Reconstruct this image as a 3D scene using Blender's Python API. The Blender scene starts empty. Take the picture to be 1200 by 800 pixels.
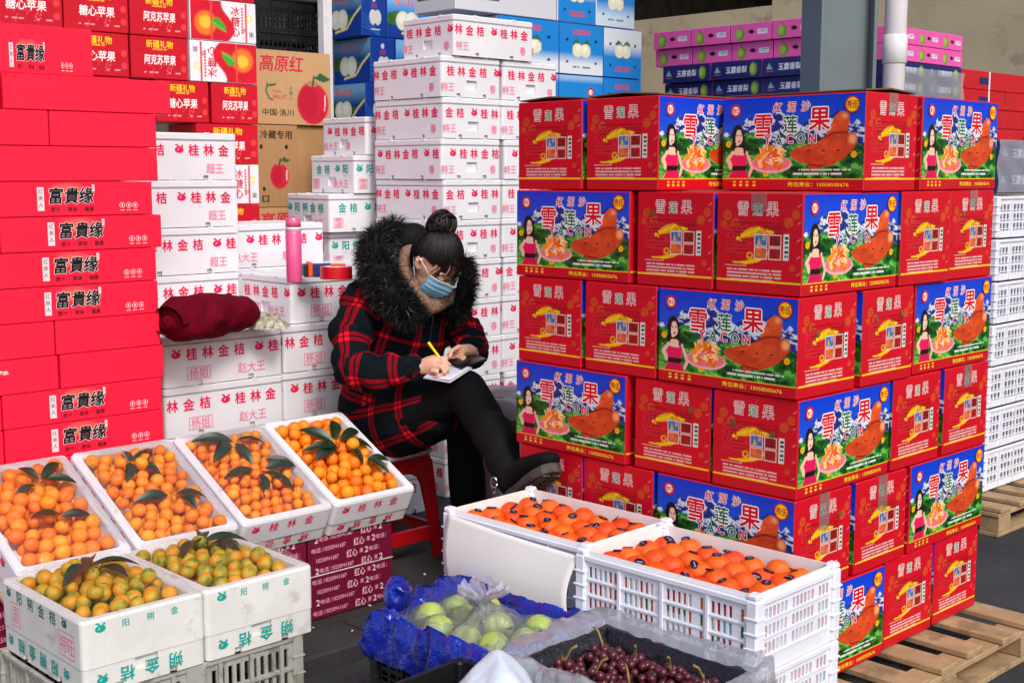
import bpy, math, random
import numpy as np
from mathutils import Vector, Matrix
random.seed(7); rng = np.random.default_rng(7)
scene = bpy.context.scene
COL = scene.collection
# ---------------------------------------------------------------- camera, sky, sun, exposure
CAM_H = 1.55; F_PX = 1500.0; PITCH = math.atan2(195, 1500)
cam = bpy.data.cameras.new("camera"); cam.sensor_width = 36; cam.lens = 45
cam.clip_start = 0.05; cam.clip_end = 500
cam_o = bpy.data.objects.new("camera", cam); COL.objects.link(cam_o)
cam_o.location = (0, 0, CAM_H); cam_o.rotation_euler = (math.pi/2 - PITCH, 0, 0)
scene.camera = cam_o
SUN_EL = math.radians(43); SUN_AZ = math.radians(156)      # compass bearing of the sun, +Y = 0, clockwise
world = bpy.data.worlds.new("World"); scene.world = world; world.use_nodes = True
wn = world.node_tree.nodes; wl = world.node_tree.links; wn.clear()
wo = wn.new("ShaderNodeOutputWorld"); wb = wn.new("ShaderNodeBackground"); sk = wn.new("ShaderNodeTexSky")
sk.sky_type = 'NISHITA'; sk.sun_disc = False; sk.sun_elevation = SUN_EL; sk.sun_rotation = SUN_AZ
sk.air_density = 1.0; sk.dust_density = 3.0; sk.ozone_density = 1.0
wb.inputs[1].default_value = 0.15
wl.new(sk.outputs[0], wb.inputs[0]); wl.new(wb.outputs[0], wo.inputs[0])
sun = bpy.data.lights.new("sun", 'SUN'); sun.energy = 1.5; sun.angle = math.radians(12); sun.color = (1, .95, .88)
sun_o = bpy.data.objects.new("sun", sun); COL.objects.link(sun_o)
_sd = Vector((math.sin(SUN_AZ)*math.cos(SUN_EL), math.cos(SUN_AZ)*math.cos(SUN_EL), math.sin(SUN_EL)))
sun_o.rotation_euler = _sd.to_track_quat('Z', 'Y').to_euler(); sun_o.location = (4, -4, 6)
vs = scene.view_settings; vs.view_transform = 'Standard'; vs.look = 'None'; vs.gamma = 1; vs.exposure = 0.28
vs.use_curve_mapping = False
scene.render.engine = 'CYCLES'
scene.cycles.max_bounces = 5; scene.cycles.transparent_max_bounces = 12; scene.cycles.diffuse_bounces = 3
scene.cycles.caustics_reflective = False; scene.cycles.caustics_refractive = False
# ---------------------------------------------------------------- photo pixel -> place helpers (1200 x 800 pixels)
_c, _s = math.cos(PITCH), math.sin(PITCH)
CAM = np.array([0, 0, CAM_H])
def ray(px, py):
    x = (px-600)/F_PX; y = -(py-400)/F_PX
    return np.array([x, _c + y*_s, -_s + y*_c])
ANG = math.radians(46.2)
U = np.array([math.sin(ANG), math.cos(ANG), 0]); V = np.array([-math.cos(ANG), math.sin(ANG), 0])
O = np.array([.761, 3.355, 0])
ROT = math.atan2(U[1], U[0])                   # stalls are laid out along U (away to the right) and V (away to the left)
def W(u, v, z): return np.array([O[0], O[1], 0]) + U*u + V*v + np.array([0, 0, z])
def uv(p): d = p-O; return np.array([d@U, d@V, p[2]])
def atz(px, py, z): r = ray(px, py); return CAM + r*((z-CAM_H)/r[2])
def atv(px, py, v): r = ray(px, py); return uv(CAM + r*((v-(CAM-O)@V)/(r@V)))
def atu(px, py, u): r = ray(px, py); return uv(CAM + r*((u-(CAM-O)@U)/(r@U)))
def aty(px, py, y): r = ray(px, py); return CAM + r*(y/r[1])
# ---------------------------------------------------------------- materials
def S(r, g, b):
    f = lambda c: c/12.92 if c <= .04045 else ((c+.055)/1.055)**2.4
    return (f(r/255), f(g/255), f(b/255), 1)
MATS = {}
def mat(name, col, rough=.5, bump=None, var=None, spec=.5, trans=None, metal=0, sss=0, coat=0, rand=0, attr=None, sheen=0, dirt=None, hue=0):
    m = bpy.data.materials.new(name); m.use_nodes = True; MATS[name] = m
    N = m.node_tree.nodes; L = m.node_tree.links; p = N["Principled BSDF"]
    p.inputs["Roughness"].default_value = rough; p.inputs["Specular IOR Level"].default_value = spec
    p.inputs["Metallic"].default_value = metal
    if coat: p.inputs["Coat Weight"].default_value = coat; p.inputs["Coat Roughness"].default_value = .2
    if sheen: p.inputs["Sheen Weight"].default_value = sheen
    if sss:
        p.inputs["Subsurface Weight"].default_value = sss; p.inputs["Subsurface Radius"].default_value = (.012, .006, .003)
        p.inputs["Subsurface Scale"].default_value = 1
    tc = N.new("ShaderNodeTexCoord"); oi = N.new("ShaderNodeObjectInfo")
    add = N.new("ShaderNodeVectorMath"); add.operation = 'ADD'
    mul = N.new("ShaderNodeMath"); mul.operation = 'MULTIPLY'; mul.inputs[1].default_value = 37.0
    L.new(oi.outputs["Random"], mul.inputs[0]); L.new(tc.outputs["Object"], add.inputs[0]); L.new(mul.outputs[0], add.inputs[1])
    vec = add.outputs[0]
    if attr:
        a = N.new("ShaderNodeAttribute"); a.attribute_name = attr; src = a.outputs["Color"]
    else:
        r = N.new("ShaderNodeRGB"); r.outputs[0].default_value = col if len(col) == 4 else (*col, 1); src = r.outputs[0]
    def noise(scale, detail=2, rough=.6):
        n = N.new("ShaderNodeTexNoise"); n.inputs["Scale"].default_value = scale; n.inputs["Detail"].default_value = detail
        n.inputs["Roughness"].default_value = rough; L.new(vec, n.inputs["Vector"]); return n.outputs["Fac"]
    def ramp(fac, a, b, ca, cb):
        r = N.new("ShaderNodeValToRGB"); r.color_ramp.elements[0].position = a; r.color_ramp.elements[1].position = b
        r.color_ramp.elements[0].color = ca; r.color_ramp.elements[1].color = cb; L.new(fac, r.inputs[0]); return r.outputs[0]
    def mix(fac, a, b, mode='MIX'):
        x = N.new("ShaderNodeMix"); x.data_type = 'RGBA'; x.blend_type = mode
        if isinstance(fac, (int, float)): x.inputs[0].default_value = fac
        else: L.new(fac, x.inputs[0])
        for k, q in ((6, a), (7, b)):
            if isinstance(q, tuple): x.inputs[k].default_value = q
            else: L.new(q, x.inputs[k])
        return x.outputs[2]
    if var:                                    # (scale, amount) lighter and darker blotches
        sc, am = var; lo = 1-am; hi = 1+am
        src = mix(1.0, src, ramp(noise(sc), .3, .7, (lo, lo, lo, 1), (hi, hi, hi, 1)), 'MULTIPLY')
    if rand:                                   # per-object difference
        mm = N.new("ShaderNodeMapRange"); mm.inputs[3].default_value = 1-rand; mm.inputs[4].default_value = 1+rand
        L.new(oi.outputs["Random"], mm.inputs[0])
        hs = N.new("ShaderNodeHueSaturation"); L.new(mm.outputs[0], hs.inputs["Value"])
        if hue:
            m5 = N.new("ShaderNodeMath"); m5.operation = 'FRACT'; m6 = N.new("ShaderNodeMath"); m6.operation = 'MULTIPLY'; m6.inputs[1].default_value = 7.31; L.new(oi.outputs["Random"], m6.inputs[0]); L.new(m6.outputs[0], m5.inputs[0])
            mh = N.new("ShaderNodeMapRange"); mh.inputs[3].default_value = .5-hue; mh.inputs[4].default_value = .5+hue; L.new(m5.outputs[0], mh.inputs[0]); L.new(mh.outputs[0], hs.inputs["Hue"]); L.new(src, hs.inputs["Color"]); src = hs.outputs[0]
    if dirt:                                   # (scale, threshold, colour, strength) scuffs and stains
        sc, th, dc, st = dirt
        f = ramp(noise(sc, 4, .7), th, min(1, th+.12), (0, 0, 0, 1), (st, st, st, 1))
        src = mix(f, src, dc)
    L.new(src, p.inputs["Base Color"])
    if bump:
        b = N.new("ShaderNodeBump"); b.inputs["Strength"].default_value = bump[1]; b.inputs["Distance"].default_value = bump[2] if len(bump) > 2 else .002
        L.new(noise(bump[0], 3), b.inputs["Height"]); L.new(b.outputs[0], p.inputs["Normal"])
    if trans: p.inputs["Transmission Weight"].default_value = trans
    return m
def film(name, tint, trans_w, rough=.12, bump=(28, .6, .01), gloss=.8):
    """thin plastic film: mostly see-through, some milky scatter, glossy creases"""
    m = bpy.data.materials.new(name); m.use_nodes = True; MATS[name] = m
    N = m.node_tree.nodes; L = m.node_tree.links; N.remove(N["Principled BSDF"]); out = N["Material Output"]
    tr = N.new("ShaderNodeBsdfTransparent"); tr.inputs[0].default_value = (1, 1, 1, 1)
    gl = N.new("ShaderNodeBsdfGlossy"); gl.inputs["Roughness"].default_value = rough
    df = N.new("ShaderNodeBsdfDiffuse"); df.inputs[0].default_value = (*tint, 1)
    tl = N.new("ShaderNodeBsdfTranslucent"); tl.inputs[0].default_value = (*tint, 1)
    n = N.new("ShaderNodeTexNoise"); n.inputs["Scale"].default_value = bump[0]; n.inputs["Detail"].default_value = 3; n.inputs["Distortion"].default_value = 1.5
    tc = N.new("ShaderNodeTexCoord"); L.new(tc.outputs["Object"], n.inputs["Vector"])
    b = N.new("ShaderNodeBump"); b.inputs["Strength"].default_value = bump[1]; b.inputs["Distance"].default_value = bump[2]
    L.new(n.outputs["Fac"], b.inputs["Height"])
    for x in (gl, df): L.new(b.outputs[0], x.inputs["Normal"])
    lw = N.new("ShaderNodeFresnel"); lw.inputs["IOR"].default_value = 1.45; L.new(b.outputs[0], lw.inputs["Normal"])
    m1 = N.new("ShaderNodeMixShader"); m1.inputs[0].default_value = .5; L.new(df.outputs[0], m1.inputs[1]); L.new(tl.outputs[0], m1.inputs[2])
    m2 = N.new("ShaderNodeMixShader"); m2.inputs[0].default_value = 1-trans_w; L.new(tr.outputs[0], m2.inputs[1]); L.new(m1.outputs[0], m2.inputs[2])
    gm = N.new("ShaderNodeMath"); gm.operation = 'MULTIPLY'; gm.inputs[1].default_value = gloss; L.new(lw.outputs[0], gm.inputs[0])
    m3 = N.new("ShaderNodeMixShader"); L.new(gm.outputs[0], m3.inputs[0]); L.new(m2.outputs[0], m3.inputs[1]); L.new(gl.outputs[0], m3.inputs[2])
    L.new(m3.outputs[0], out.inputs["Surface"]); return m
mat("foam", S(226, 226, 232), .6, bump=(420, .25, .001), var=(5, .04), dirt=(7, .66, S(196, 190, 180), .5), spec=.3)
mat("foam_old", S(220, 220, 216), .6, bump=(300, .35, .0015), var=(9, .06), dirt=(11, .56, S(172, 166, 150), .6), spec=.3)
mat("print", (1, 1, 1), .42, attr="Col", spec=.28, bump=(24, .12, .003), dirt=(11, .70, S(222, 200, 190), .3))
mat("print_ink", (1, 1, 1), .6, attr="Col", spec=.3)
mat("carton_red", S(248, 26, 62), .55, bump=(14, .25, .004), var=(3, .05), spec=.3, rand=.06, dirt=(30, .76, S(235, 190, 190), .5))
mat("yacon_red", S(200, 8, 34), .4, bump=(18, .2, .004), var=(4, .08), rand=.05, spec=.45)
mat("kraft", S(178, 138, 96), .75, bump=(60, .25, .002), var=(6, .1), spec=.2)
mat("kraft_dark", S(120, 84, 58), .8, bump=(60, .25, .002), var=(6, .15), spec=.2)
mat("burgundy", S(112, 12, 50), .5, bump=(20, .2, .003), var=(5, .1), spec=.4)
mat("blue_carton", S(20, 78, 170), .45, var=(4, .08), spec=.4)
mat("navy_carton", S(38, 38, 98), .45, var=(4, .08), spec=.4)
mat("pink_carton", S(232, 92, 176), .5, var=(4, .06), spec=.4, rand=.08)
mat("apple_red", S(196, 14, 38), .4, var=(4, .08), spec=.45, rand=.06)
mat("white_carton", S(226, 228, 232), .5, var=(6, .05), spec=.4, dirt=(14, .64, S(180, 172, 160), .4))
mat("white_plastic", S(232, 234, 246), .38, var=(7, .04), spec=.5, dirt=(22, .66, S(180, 176, 170), .35))
mat("grey_plastic", S(168, 168, 160), .5, var=(9, .1), dirt=(16, .5, S(96, 92, 80), .6))
mat("black_plastic", S(22, 23, 26), .45, var=(9, .2), dirt=(18, .6, S(70, 68, 62), .5))
mat("orange", S(248, 138, 12), .42, bump=(40, .2, .02), var=(3, .08), rand=.08, hue=.014, sss=.15, spec=.5)
mat("orange_deep", S(242, 94, 10), .4, bump=(40, .25, .02), var=(3, .08), rand=.07, hue=.01, sss=.15, spec=.5)
mat("sticker", S(18, 22, 58), .35)
mat("sticker_print", S(200, 205, 225), .4)
mat("leaf", S(28, 48, 24), .32, var=(30, .35), bump=(70, .3, .002), spec=.6, rand=.25)
mat("grape", S(82, 20, 34), .28, var=(2, .3), rand=.4, sss=.2, spec=.5, dirt=(60, .5, S(130, 110, 120), .25))
mat("stem", S(130, 110, 50), .7, var=(40, .3))
mat("pear_green", S(166, 186, 92), .5, var=(3, .12), rand=.1, sss=.1)
mat("wood", S(168, 142, 108), .8, bump=(80, .5, .003), var=(7, .22), rand=.18, spec=.2, dirt=(9, .52, S(108, 92, 72), .6))
mat("steel_paint", S(100, 112, 118), .45, var=(3, .07), spec=.5, dirt=(12, .64, S(140, 140, 136), .4))
mat("pvc", S(224, 222, 226), .4, var=(4, .05), dirt=(10, .6, S(170, 165, 160), .4))
mat("wall_plaster", S(186, 172, 146), .9, bump=(30, .4, .006), var=(1.3, .12), dirt=(3, .56, S(120, 108, 90), .5))
mat("roof_sheet", S(90, 88, 84), .7, var=(2, .2))
mat("concrete", S(128, 124, 118), .9, bump=(40, .5, .006), var=(3, .15), dirt=(5, .5, S(70, 66, 62), .6))
mat("asphalt", S(58, 58, 62), .85, bump=(160, .9, .006), var=(2.2, .22), dirt=(9, .58, S(100, 98, 96), .35), spec=.3)
mat("kerb_stone", S(54, 53, 54), .8, bump=(90, .6, .004), var=(4, .25), dirt=(7, .55, S(40, 38, 38), .6), spec=.35)
mat("stool_red", S(176, 14, 26), .3, var=(8, .1), spec=.5, dirt=(20, .66, S(110, 20, 24), .5))
mat("thermos", S(232, 92, 150), .25, coat=.5)
mat("thermos_band", S(240, 225, 228), .3)
mat("tape_red", S(200, 20, 38), .25, spec=.6)
mat("tape_orange", S(246, 96, 26), .35)
mat("tape_blue", S(34, 44, 120), .4)
mat("cloth_wine", S(98, 4, 26), .9, spec=.08, bump=(260, .5, .002), var=(12, .14))
mat("cloth_pattern", S(176, 170, 150), .9, bump=(90, .6, .003), var=(45, .5), dirt=(50, .52, S(40, 52, 48), .8))
mat("cushion", S(214, 206, 196), .9, bump=(120, .5, .002), dirt=(60, .55, S(150, 120, 120), .5))
mat("skin", S(234, 184, 156), .5, sss=.25, var=(20, .06), bump=(240, .2, .0008))
mat("hair", S(19, 14, 13), .5, spec=.35, rand=.1, var=(90, .3))
mat("fur", S(20, 20, 22), .55, attr="Col", spec=.4)
mat("hood_black", S(10, 11, 15), .75, spec=.2, bump=(40, .4, .004))
mat("mask_blue", S(146, 210, 244), .7, bump=(300, .2, .0006))
mat("mask_white", S(232, 234, 236), .7)
mat("scarf", S(150, 118, 96), .9, bump=(160, .6, .002), dirt=(120, .5, S(34, 22, 18), .9))
mat("trousers", S(11, 11, 13), .85, spec=.15, bump=(14, .7, .012), var=(9, .25))
mat("boot", S(13, 13, 15), .8, spec=.2, bump=(200, .6, .002))
mat("sole", S(74, 68, 62), .7, bump=(60, .5, .004), var=(20, .2))
mat("metal", S(200, 200, 200), .25, metal=1)
mat("phone", S(10, 10, 12), .18, spec=.6)
mat("paper", S(228, 230, 242), .8)
mat("paper_line", S(90, 110, 190), .8)
mat("pen_yellow", S(236, 232, 20), .35)
mat("card_white", S(238, 236, 234), .65, var=(4, .03), bump=(60, .1, .002))
mat("blue_bag", S(8, 34, 150), .2, spec=.8, bump=(30, .7, .012), var=(10, .45))
mat("dark_bag", S(24, 24, 30), .22, spec=.7, bump=(34, .9, .012))
mat("white_bag", S(206, 216, 230), .3, spec=.5, bump=(14, .35, .01), var=(9, .08))
film("film_clear", (.9, .9, .95), .97, .06, (11, .6, .02), .5)
film("film_wrap", (.88, .9, .95), .98, .06, (9, .6, .02), .2)
film("tape_clear", (.85, .78, .7), .84, .2, (30, .3, .01), .5)
film("film_milky", (.82, .84, .92), .5, .2, (16, .4, .012), .45)
film("film_pear", (.85, .88, .9), .72, .12, (34, .8, .014), .8)
# ---------------------------------------------------------------- object helpers
def thing(name, label, cat, loc=(0, 0, 0), rot=0.0, group=None):
    o = bpy.data.objects.new(name, None); COL.objects.link(o); o.empty_display_size = .1
    o.location = [float(x) for x in loc]; o.rotation_euler = (0, 0, rot); o["label"] = label; o["category"] = cat
    if group: o["group"] = group
    return o
def tag(o, label, cat, group=None):
    o["label"] = label; o["category"] = cat
    if group: o["group"] = group
    return o
def part(name, mesh, material=None, parent=None, loc=(0, 0, 0), rot=(0, 0, 0), scale=(1, 1, 1), kind=None):
    o = bpy.data.objects.new(name, mesh); COL.objects.link(o); o.parent = parent
    o.location = [float(x) for x in loc]; o.rotation_euler = rot; o.scale = scale
    if material and not mesh.materials: mesh.materials.append(MATS[material])
    if kind: o["kind"] = kind
    return o
def copy_tree(o, parent=None):
    c = o.copy(); COL.objects.link(c); c.parent = parent
    for ch in o.children: copy_tree(ch, c)
    return c
class MB:
    """collects geometry for one mesh"""
    def __init__(s): s.v = []; s.f = []; s.m = []; s.mi = 0
    def q(s, pts):
        n = len(s.v); s.v += [tuple(float(c) for c in p) for p in pts]; s.f.append(tuple(range(n, n+len(pts)))); s.m.append(s.mi)
    def box(s, x0, x1, y0, y1, z0, z1, ch=0.0, M=None):
        if ch <= 0:
            P = [(x, y, z) for x in (x0, x1) for y in (y0, y1) for z in (z0, z1)]
            fs = [(0, 1, 3, 2), (4, 6, 7, 5), (0, 4, 5, 1), (2, 3, 7, 6), (0, 2, 6, 4), (1, 5, 7, 3)]
        else:
            P = []; idx = {}
            for i, x in enumerate((x0, x1)):
                for j, y in enumerate((y0, y1)):
                    for k, z in enumerate((z0, z1)):
                        sx = 1-2*i; sy = 1-2*j; sz = 1-2*k
                        for a in range(3):
                            p = [x+sx*ch, y+sy*ch, z+sz*ch]; p[a] = (x, y, z)[a]
                            idx[i, j, k, a] = len(P); P.append(tuple(p))
            g = lambda i, j, k, a: idx[i, j, k, a]
            fs = []
            for i in (0, 1):
                o = 1 if i else -1
                fs.append([g(i, 0, 0, 0), g(i, 1, 0, 0), g(i, 1, 1, 0), g(i, 0, 1, 0)][::o])
                fs.append([g(0, i, 0, 1), g(1, i, 0, 1), g(1, i, 1, 1), g(0, i, 1, 1)][::-o])
                fs.append([g(0, 0, i, 2), g(1, 0, i, 2), g(1, 1, i, 2), g(0, 1, i, 2)][::o])
            for a in (0, 1):
                for b in (0, 1):
                    fs.append([g(a, b, 0, 0), g(a, b, 1, 0), g(a, b, 1, 1), g(a, b, 0, 1)][::1 if a == b else -1])
                    fs.append([g(a, 0, b, 0), g(a, 1, b, 0), g(a, 1, b, 2), g(a, 0, b, 2)][::-1 if a == b else 1])
                    fs.append([g(0, a, b, 1), g(1, a, b, 1), g(1, a, b, 2), g(0, a, b, 2)][::1 if a == b else -1])
                    for c2 in (0, 1):
                        t = [g(a, b, c2, 0), g(a, b, c2, 1), g(a, b, c2, 2)]
                        fs.append(t if (a+b+c2) % 2 else t[::-1])
        n = len(s.v)
        if M is not None: P = [tuple(M @ Vector(p)) for p in P]
        s.v += P
        for f in fs: s.f.append(tuple(n+i for i in f)); s.m.append(s.mi)
        return s
    def tube(s, pts, rad, n=8, cap=True, ab=(1, 1), ref=None, M=None, round_cap=False):
        pts = [Vector([float(c) for c in p]) for p in pts]
        rad = list(rad) if hasattr(rad, '__len__') else [rad]*len(pts)
        if round_cap:
            d0 = (pts[0]-pts[1]).normalized(); d1 = (pts[-1]-pts[-2]).normalized()
            r0, r1 = rad[0], rad[-1]
            rm = lambda r: max(r) if isinstance(r, tuple) else r
            sc = lambda r, k: tuple(x*k for x in r) if isinstance(r, tuple) else r*k
            A = [(math.sin(t), math.cos(t)) for t in (1.35, .95, .5)]
            pts = [pts[0]+d0*rm(r0)*a for a, b in A] + pts + [pts[-1]+d1*rm(r1)*a for a, b in A[::-1]]
            rad = [sc(r0, b) for a, b in A] + rad + [sc(r1, b) for a, b in A[::-1]]
        base = len(s.v); prev = None
        for i, p in enumerate(pts):
            t = (pts[min(i+1, len(pts)-1)]-pts[max(i-1, 0)])
            t = t.normalized() if t.length > 1e-9 else Vector((0, 0, 1))
            if prev is None:
                r_ = Vector(ref) if ref is not None else (Vector((0, 0, 1)) if abs(t.z) < .9 else Vector((1, 0, 0)))
                x = (r_ - t*r_.dot(t)).normalized()
            else:
                r_ = Vector(ref) if ref is not None else prev
                x = (r_ - t*r_.dot(t)); x = x.normalized() if x.length > 1e-6 else prev
            prev = x; y = t.cross(x)
            r = rad[i]; ra, rb = r if isinstance(r, tuple) else (r*ab[0], r*ab[1])
            for k in range(n):
                a = 2*math.pi*k/n; q = p + x*(ra*math.cos(a)) + y*(rb*math.sin(a))
                s.v.append(tuple(M @ q) if M is not None else tuple(q))
        for i in range(len(pts)-1):
            for k in range(n):
                a = base+i*n+k; b = base+i*n+(k+1) % n
                s.f.append((a, b, b+n, a+n)); s.m.append(s.mi)
        if cap:
            s.f.append(tuple(base+k for k in range(n))[::-1]); s.m.append(s.mi)
            e = base+(len(pts)-1)*n; s.f.append(tuple(e+k for k in range(n))); s.m.append(s.mi)
        return s
    def lathe(s, prof, n=20, M=None):
        base = len(s.v)
        for r, z in prof:
            for k in range(n):
                a = 2*math.pi*k/n; q = Vector((r*math.cos(a), r*math.sin(a), z)); s.v.append(tuple(M @ q) if M is not None else tuple(q))
        for i in range(len(prof)-1):
            for k in range(n):
                a = base+i*n+k; b = base+i*n+(k+1) % n; s.f.append((a, b, b+n, a+n)); s.m.append(s.mi)
        s.f.append(tuple(base+k for k in range(n))[::-1]); s.m.append(s.mi)
        e = base+(len(prof)-1)*n; s.f.append(tuple(e+k for k in range(n))); s.m.append(s.mi)
        return s
    def sheet(s, nx, ny, fn, close=False):
        base = len(s.v)
        for j in range(ny+1):
            for i in range(nx+1): s.v.append(tuple(float(c) for c in fn(i/nx, j/ny)))
        for j in range(ny):
            for i in range(nx):
                a = base+j*(nx+1)+i; s.f.append((a, a+1, a+nx+2, a+nx+1)); s.m.append(s.mi)
        return s
    def plate(s, org, ex, ez, en, xs, zs, hole, th):
        """plate in the plane of ex, ez (outward normal en) with real through-holes"""
        org, ex, ez, en = (np.array(a, float) for a in (org, ex, ez, en))
        P = lambda x, z, d: org + ex*x + ez*z - en*d
        nx, nz = len(xs)-1, len(zs)-1
        H = [[bool(hole(i, j)) for j in range(nz)] for i in range(nx)]
        for i in range(nx):
            for j in range(nz):
                if H[i][j]: continue
                a, b, c, d = xs[i], xs[i+1], zs[j], zs[j+1]
                s.q([P(a, c, 0), P(b, c, 0), P(b, d, 0), P(a, d, 0)]); s.q([P(a, c, th), P(a, d, th), P(b, d, th), P(b, c, th)])
                for di, dj, e in ((-1, 0, (a, c, a, d)), (1, 0, (b, d, b, c)), (0, -1, (b, c, a, c)), (0, 1, (a, d, b, d))):
                    ii, jj = i+di, j+dj
                    if not (0 <= ii < nx and 0 <= jj < nz) or H[ii][jj]:
                        x0, z0, x1, z1 = e; s.q([P(x0, z0, 0), P(x0, z0, th), P(x1, z1, th), P(x1, z1, 0)][::-1])
        return s
    def pocket_face(s, org, ex, ez, en, xs, zs, pocket, dp):
        """face with rectangular recesses"""
        org, ex, ez, en = (np.array(a, float) for a in (org, ex, ez, en))
        P = lambda x, z, d: org + ex*x + ez*z - en*d
        nx, nz = len(xs)-1, len(zs)-1
        D = [[dp if pocket(i, j) else 0 for j in range(nz)] for i in range(nx)]
        for i in range(nx):
            for j in range(nz):
                a, b, c, d = xs[i], xs[i+1], zs[j], zs[j+1]; k = D[i][j]
                s.q([P(a, c, k), P(b, c, k), P(b, d, k), P(a, d, k)])
                if k:
                    for di, dj, e in ((-1, 0, (a, c, a, d)), (1, 0, (b, d, b, c)), (0, -1, (b, c, a, c)), (0, 1, (a, d, b, d))):
                        ii, jj = i+di, j+dj
                        if not (0 <= ii < nx and 0 <= jj < nz) or not D[ii][jj]:
                            x0, z0, x1, z1 = e; s.q([P(x0, z0, 0), P(x0, z0, k), P(x1, z1, k), P(x1, z1, 0)])
        return s
    def mesh(s, name, mats=None, smooth=False):
        me = bpy.data.meshes.new(name); me.from_pydata(s.v, [], s.f)
        if mats:
            for m in ([mats] if isinstance(mats, str) else mats): me.materials.append(MATS[m])
        if any(s.m): me.polygons.foreach_set("material_index", s.m)
        if smooth: me.shade_smooth()
        me.update(); return me
# ---------------------------------------------------------------- noise and printed artwork
def hash2(ix, iy, seed):
    h = (ix.astype(np.int64)*374761393 + iy.astype(np.int64)*668265263 + seed*1442695041) & 0x7fffffff
    h = ((h ^ (h >> 13))*1274126177) & 0x7fffffff
    return ((h ^ (h >> 16)) & 0xffff)/65535.0
def vnoise(x, y, seed=0):
    ix, iy = np.floor(x), np.floor(y); fx, fy = x-ix, y-iy; fx = fx*fx*(3-2*fx); fy = fy*fy*(3-2*fy)
    a = hash2(ix, iy, seed); b = hash2(ix+1, iy, seed); c = hash2(ix, iy+1, seed); d = hash2(ix+1, iy+1, seed)
    return (a*(1-fx)+b*fx)*(1-fy)+(c*(1-fx)+d*fx)*fy
def fbm(x, y, seed=0, o=4):
    t = 0; a = .5; n = 0
    for k in range(o): t = t+a*vnoise(x*2**k, y*2**k, seed+k*17); n += a; a *= .55
    return t/n
class Cv:
    """a printed picture as a fine grid of coloured points; x, y run 0..1"""
    def __init__(s, nx, ny, base, asp=1.6):
        s.nx, s.ny, s.a = nx, ny, asp
        s.X, s.Y = np.meshgrid(np.linspace(0, 1, nx), np.linspace(0, 1, ny)); s.C = np.zeros((ny, nx, 3)); s.C[:] = S(*base)[:3]
    def put(s, m, col):
        c = np.array(S(*col)[:3]) if not isinstance(col, np.ndarray) else col
        m = np.clip(m, 0, 1)[..., None]; s.C = s.C*(1-m)+c*m
    def inpoly(s, pts):
        r = np.zeros_like(s.X, bool); n = len(pts)
        for i in range(n):
            x0, y0 = pts[i]; x1, y1 = pts[(i+1) % n]
            if y0 == y1: continue
            c = ((y0 > s.Y) != (y1 > s.Y)) & (s.X < (x1-x0)*(s.Y-y0)/(y1-y0)+x0); r ^= c
        return r.astype(float)
    def poly(s, pts, col): s.put(s.inpoly(pts), col)
    def rect(s, x0, x1, y0, y1, col): s.put(((s.X >= x0) & (s.X <= x1) & (s.Y >= y0) & (s.Y <= y1)).astype(float), col)
    def inell(s, cx, cy, rx, ry, ang=0):
        dx = (s.X-cx)*s.a; dy = s.Y-cy; c, k = math.cos(ang), math.sin(ang)
        return ((dx*c+dy*k)/(rx*s.a))**2 + ((-dx*k+dy*c)/ry)**2
    def ell(s, cx, cy, rx, ry, col, ang=0, soft=.08): s.put(np.clip((1-s.inell(cx, cy, rx, ry, ang))/soft+.5, 0, 1), col)
    def line(s, pts, w, col):
        m = np.zeros_like(s.X)
        for (x0, y0), (x1, y1) in zip(pts[:-1], pts[1:]):
            ax, ay = (x1-x0)*s.a, y1-y0; px, py = (s.X-x0)*s.a, s.Y-y0
            t = np.clip((px*ax+py*ay)/(ax*ax+ay*ay+1e-12), 0, 1); d = np.hypot(px-t*ax, py-t*ay); m = np.maximum(m, np.clip((w-d)/(w*.3)+.5, 0, 1))
        s.put(m, col)
    def dashes(s, x0, x1, y0, y1, rows, col, seed=1, fill=.72, n=26):
        r = np.floor((s.Y-y0)/(y1-y0)*rows); fy = (s.Y-y0)/(y1-y0)*rows-r
        cxx = np.floor((s.X-x0)/(x1-x0)*n); h = hash2(cxx+seed*7, r+seed, seed)
        m = (s.X > x0) & (s.X < x1) & (s.Y > y0) & (s.Y < y1) & (fy > .25) & (fy < .8) & (h < fill); s.put(m.astype(float), col)
TXC = {}
def TX(body, shear=0):
    """glyph outlines as points and triangles, one em high, from the program's built-in font"""
    k = (body, shear)
    if k not in TXC:
        c = bpy.data.curves.new("glyphs", "FONT"); c.body = body; c.resolution_u = 2; c.shear = shear
        o = bpy.data.objects.new("glyphs", c); COL.objects.link(o)
        me = bpy.data.meshes.new_from_object(o.evaluated_get(bpy.context.evaluated_depsgraph_get()))
        v = np.array([x.co[:2] for x in me.vertices]) if len(me.vertices) else np.zeros((0, 2)); f = [tuple(p.vertices) for p in me.polygons]
        bpy.data.objects.remove(o); bpy.data.curves.remove(c); bpy.data.meshes.remove(me)
        if len(v): lo, hi = v.min(0), v.max(0); v = v-[(lo[0]+hi[0])/2, (lo[1]+hi[1])/2]; dim = hi-lo
        else: dim = np.zeros(2)
        TXC[k] = (v, f, dim)
    return TXC[k]
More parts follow.
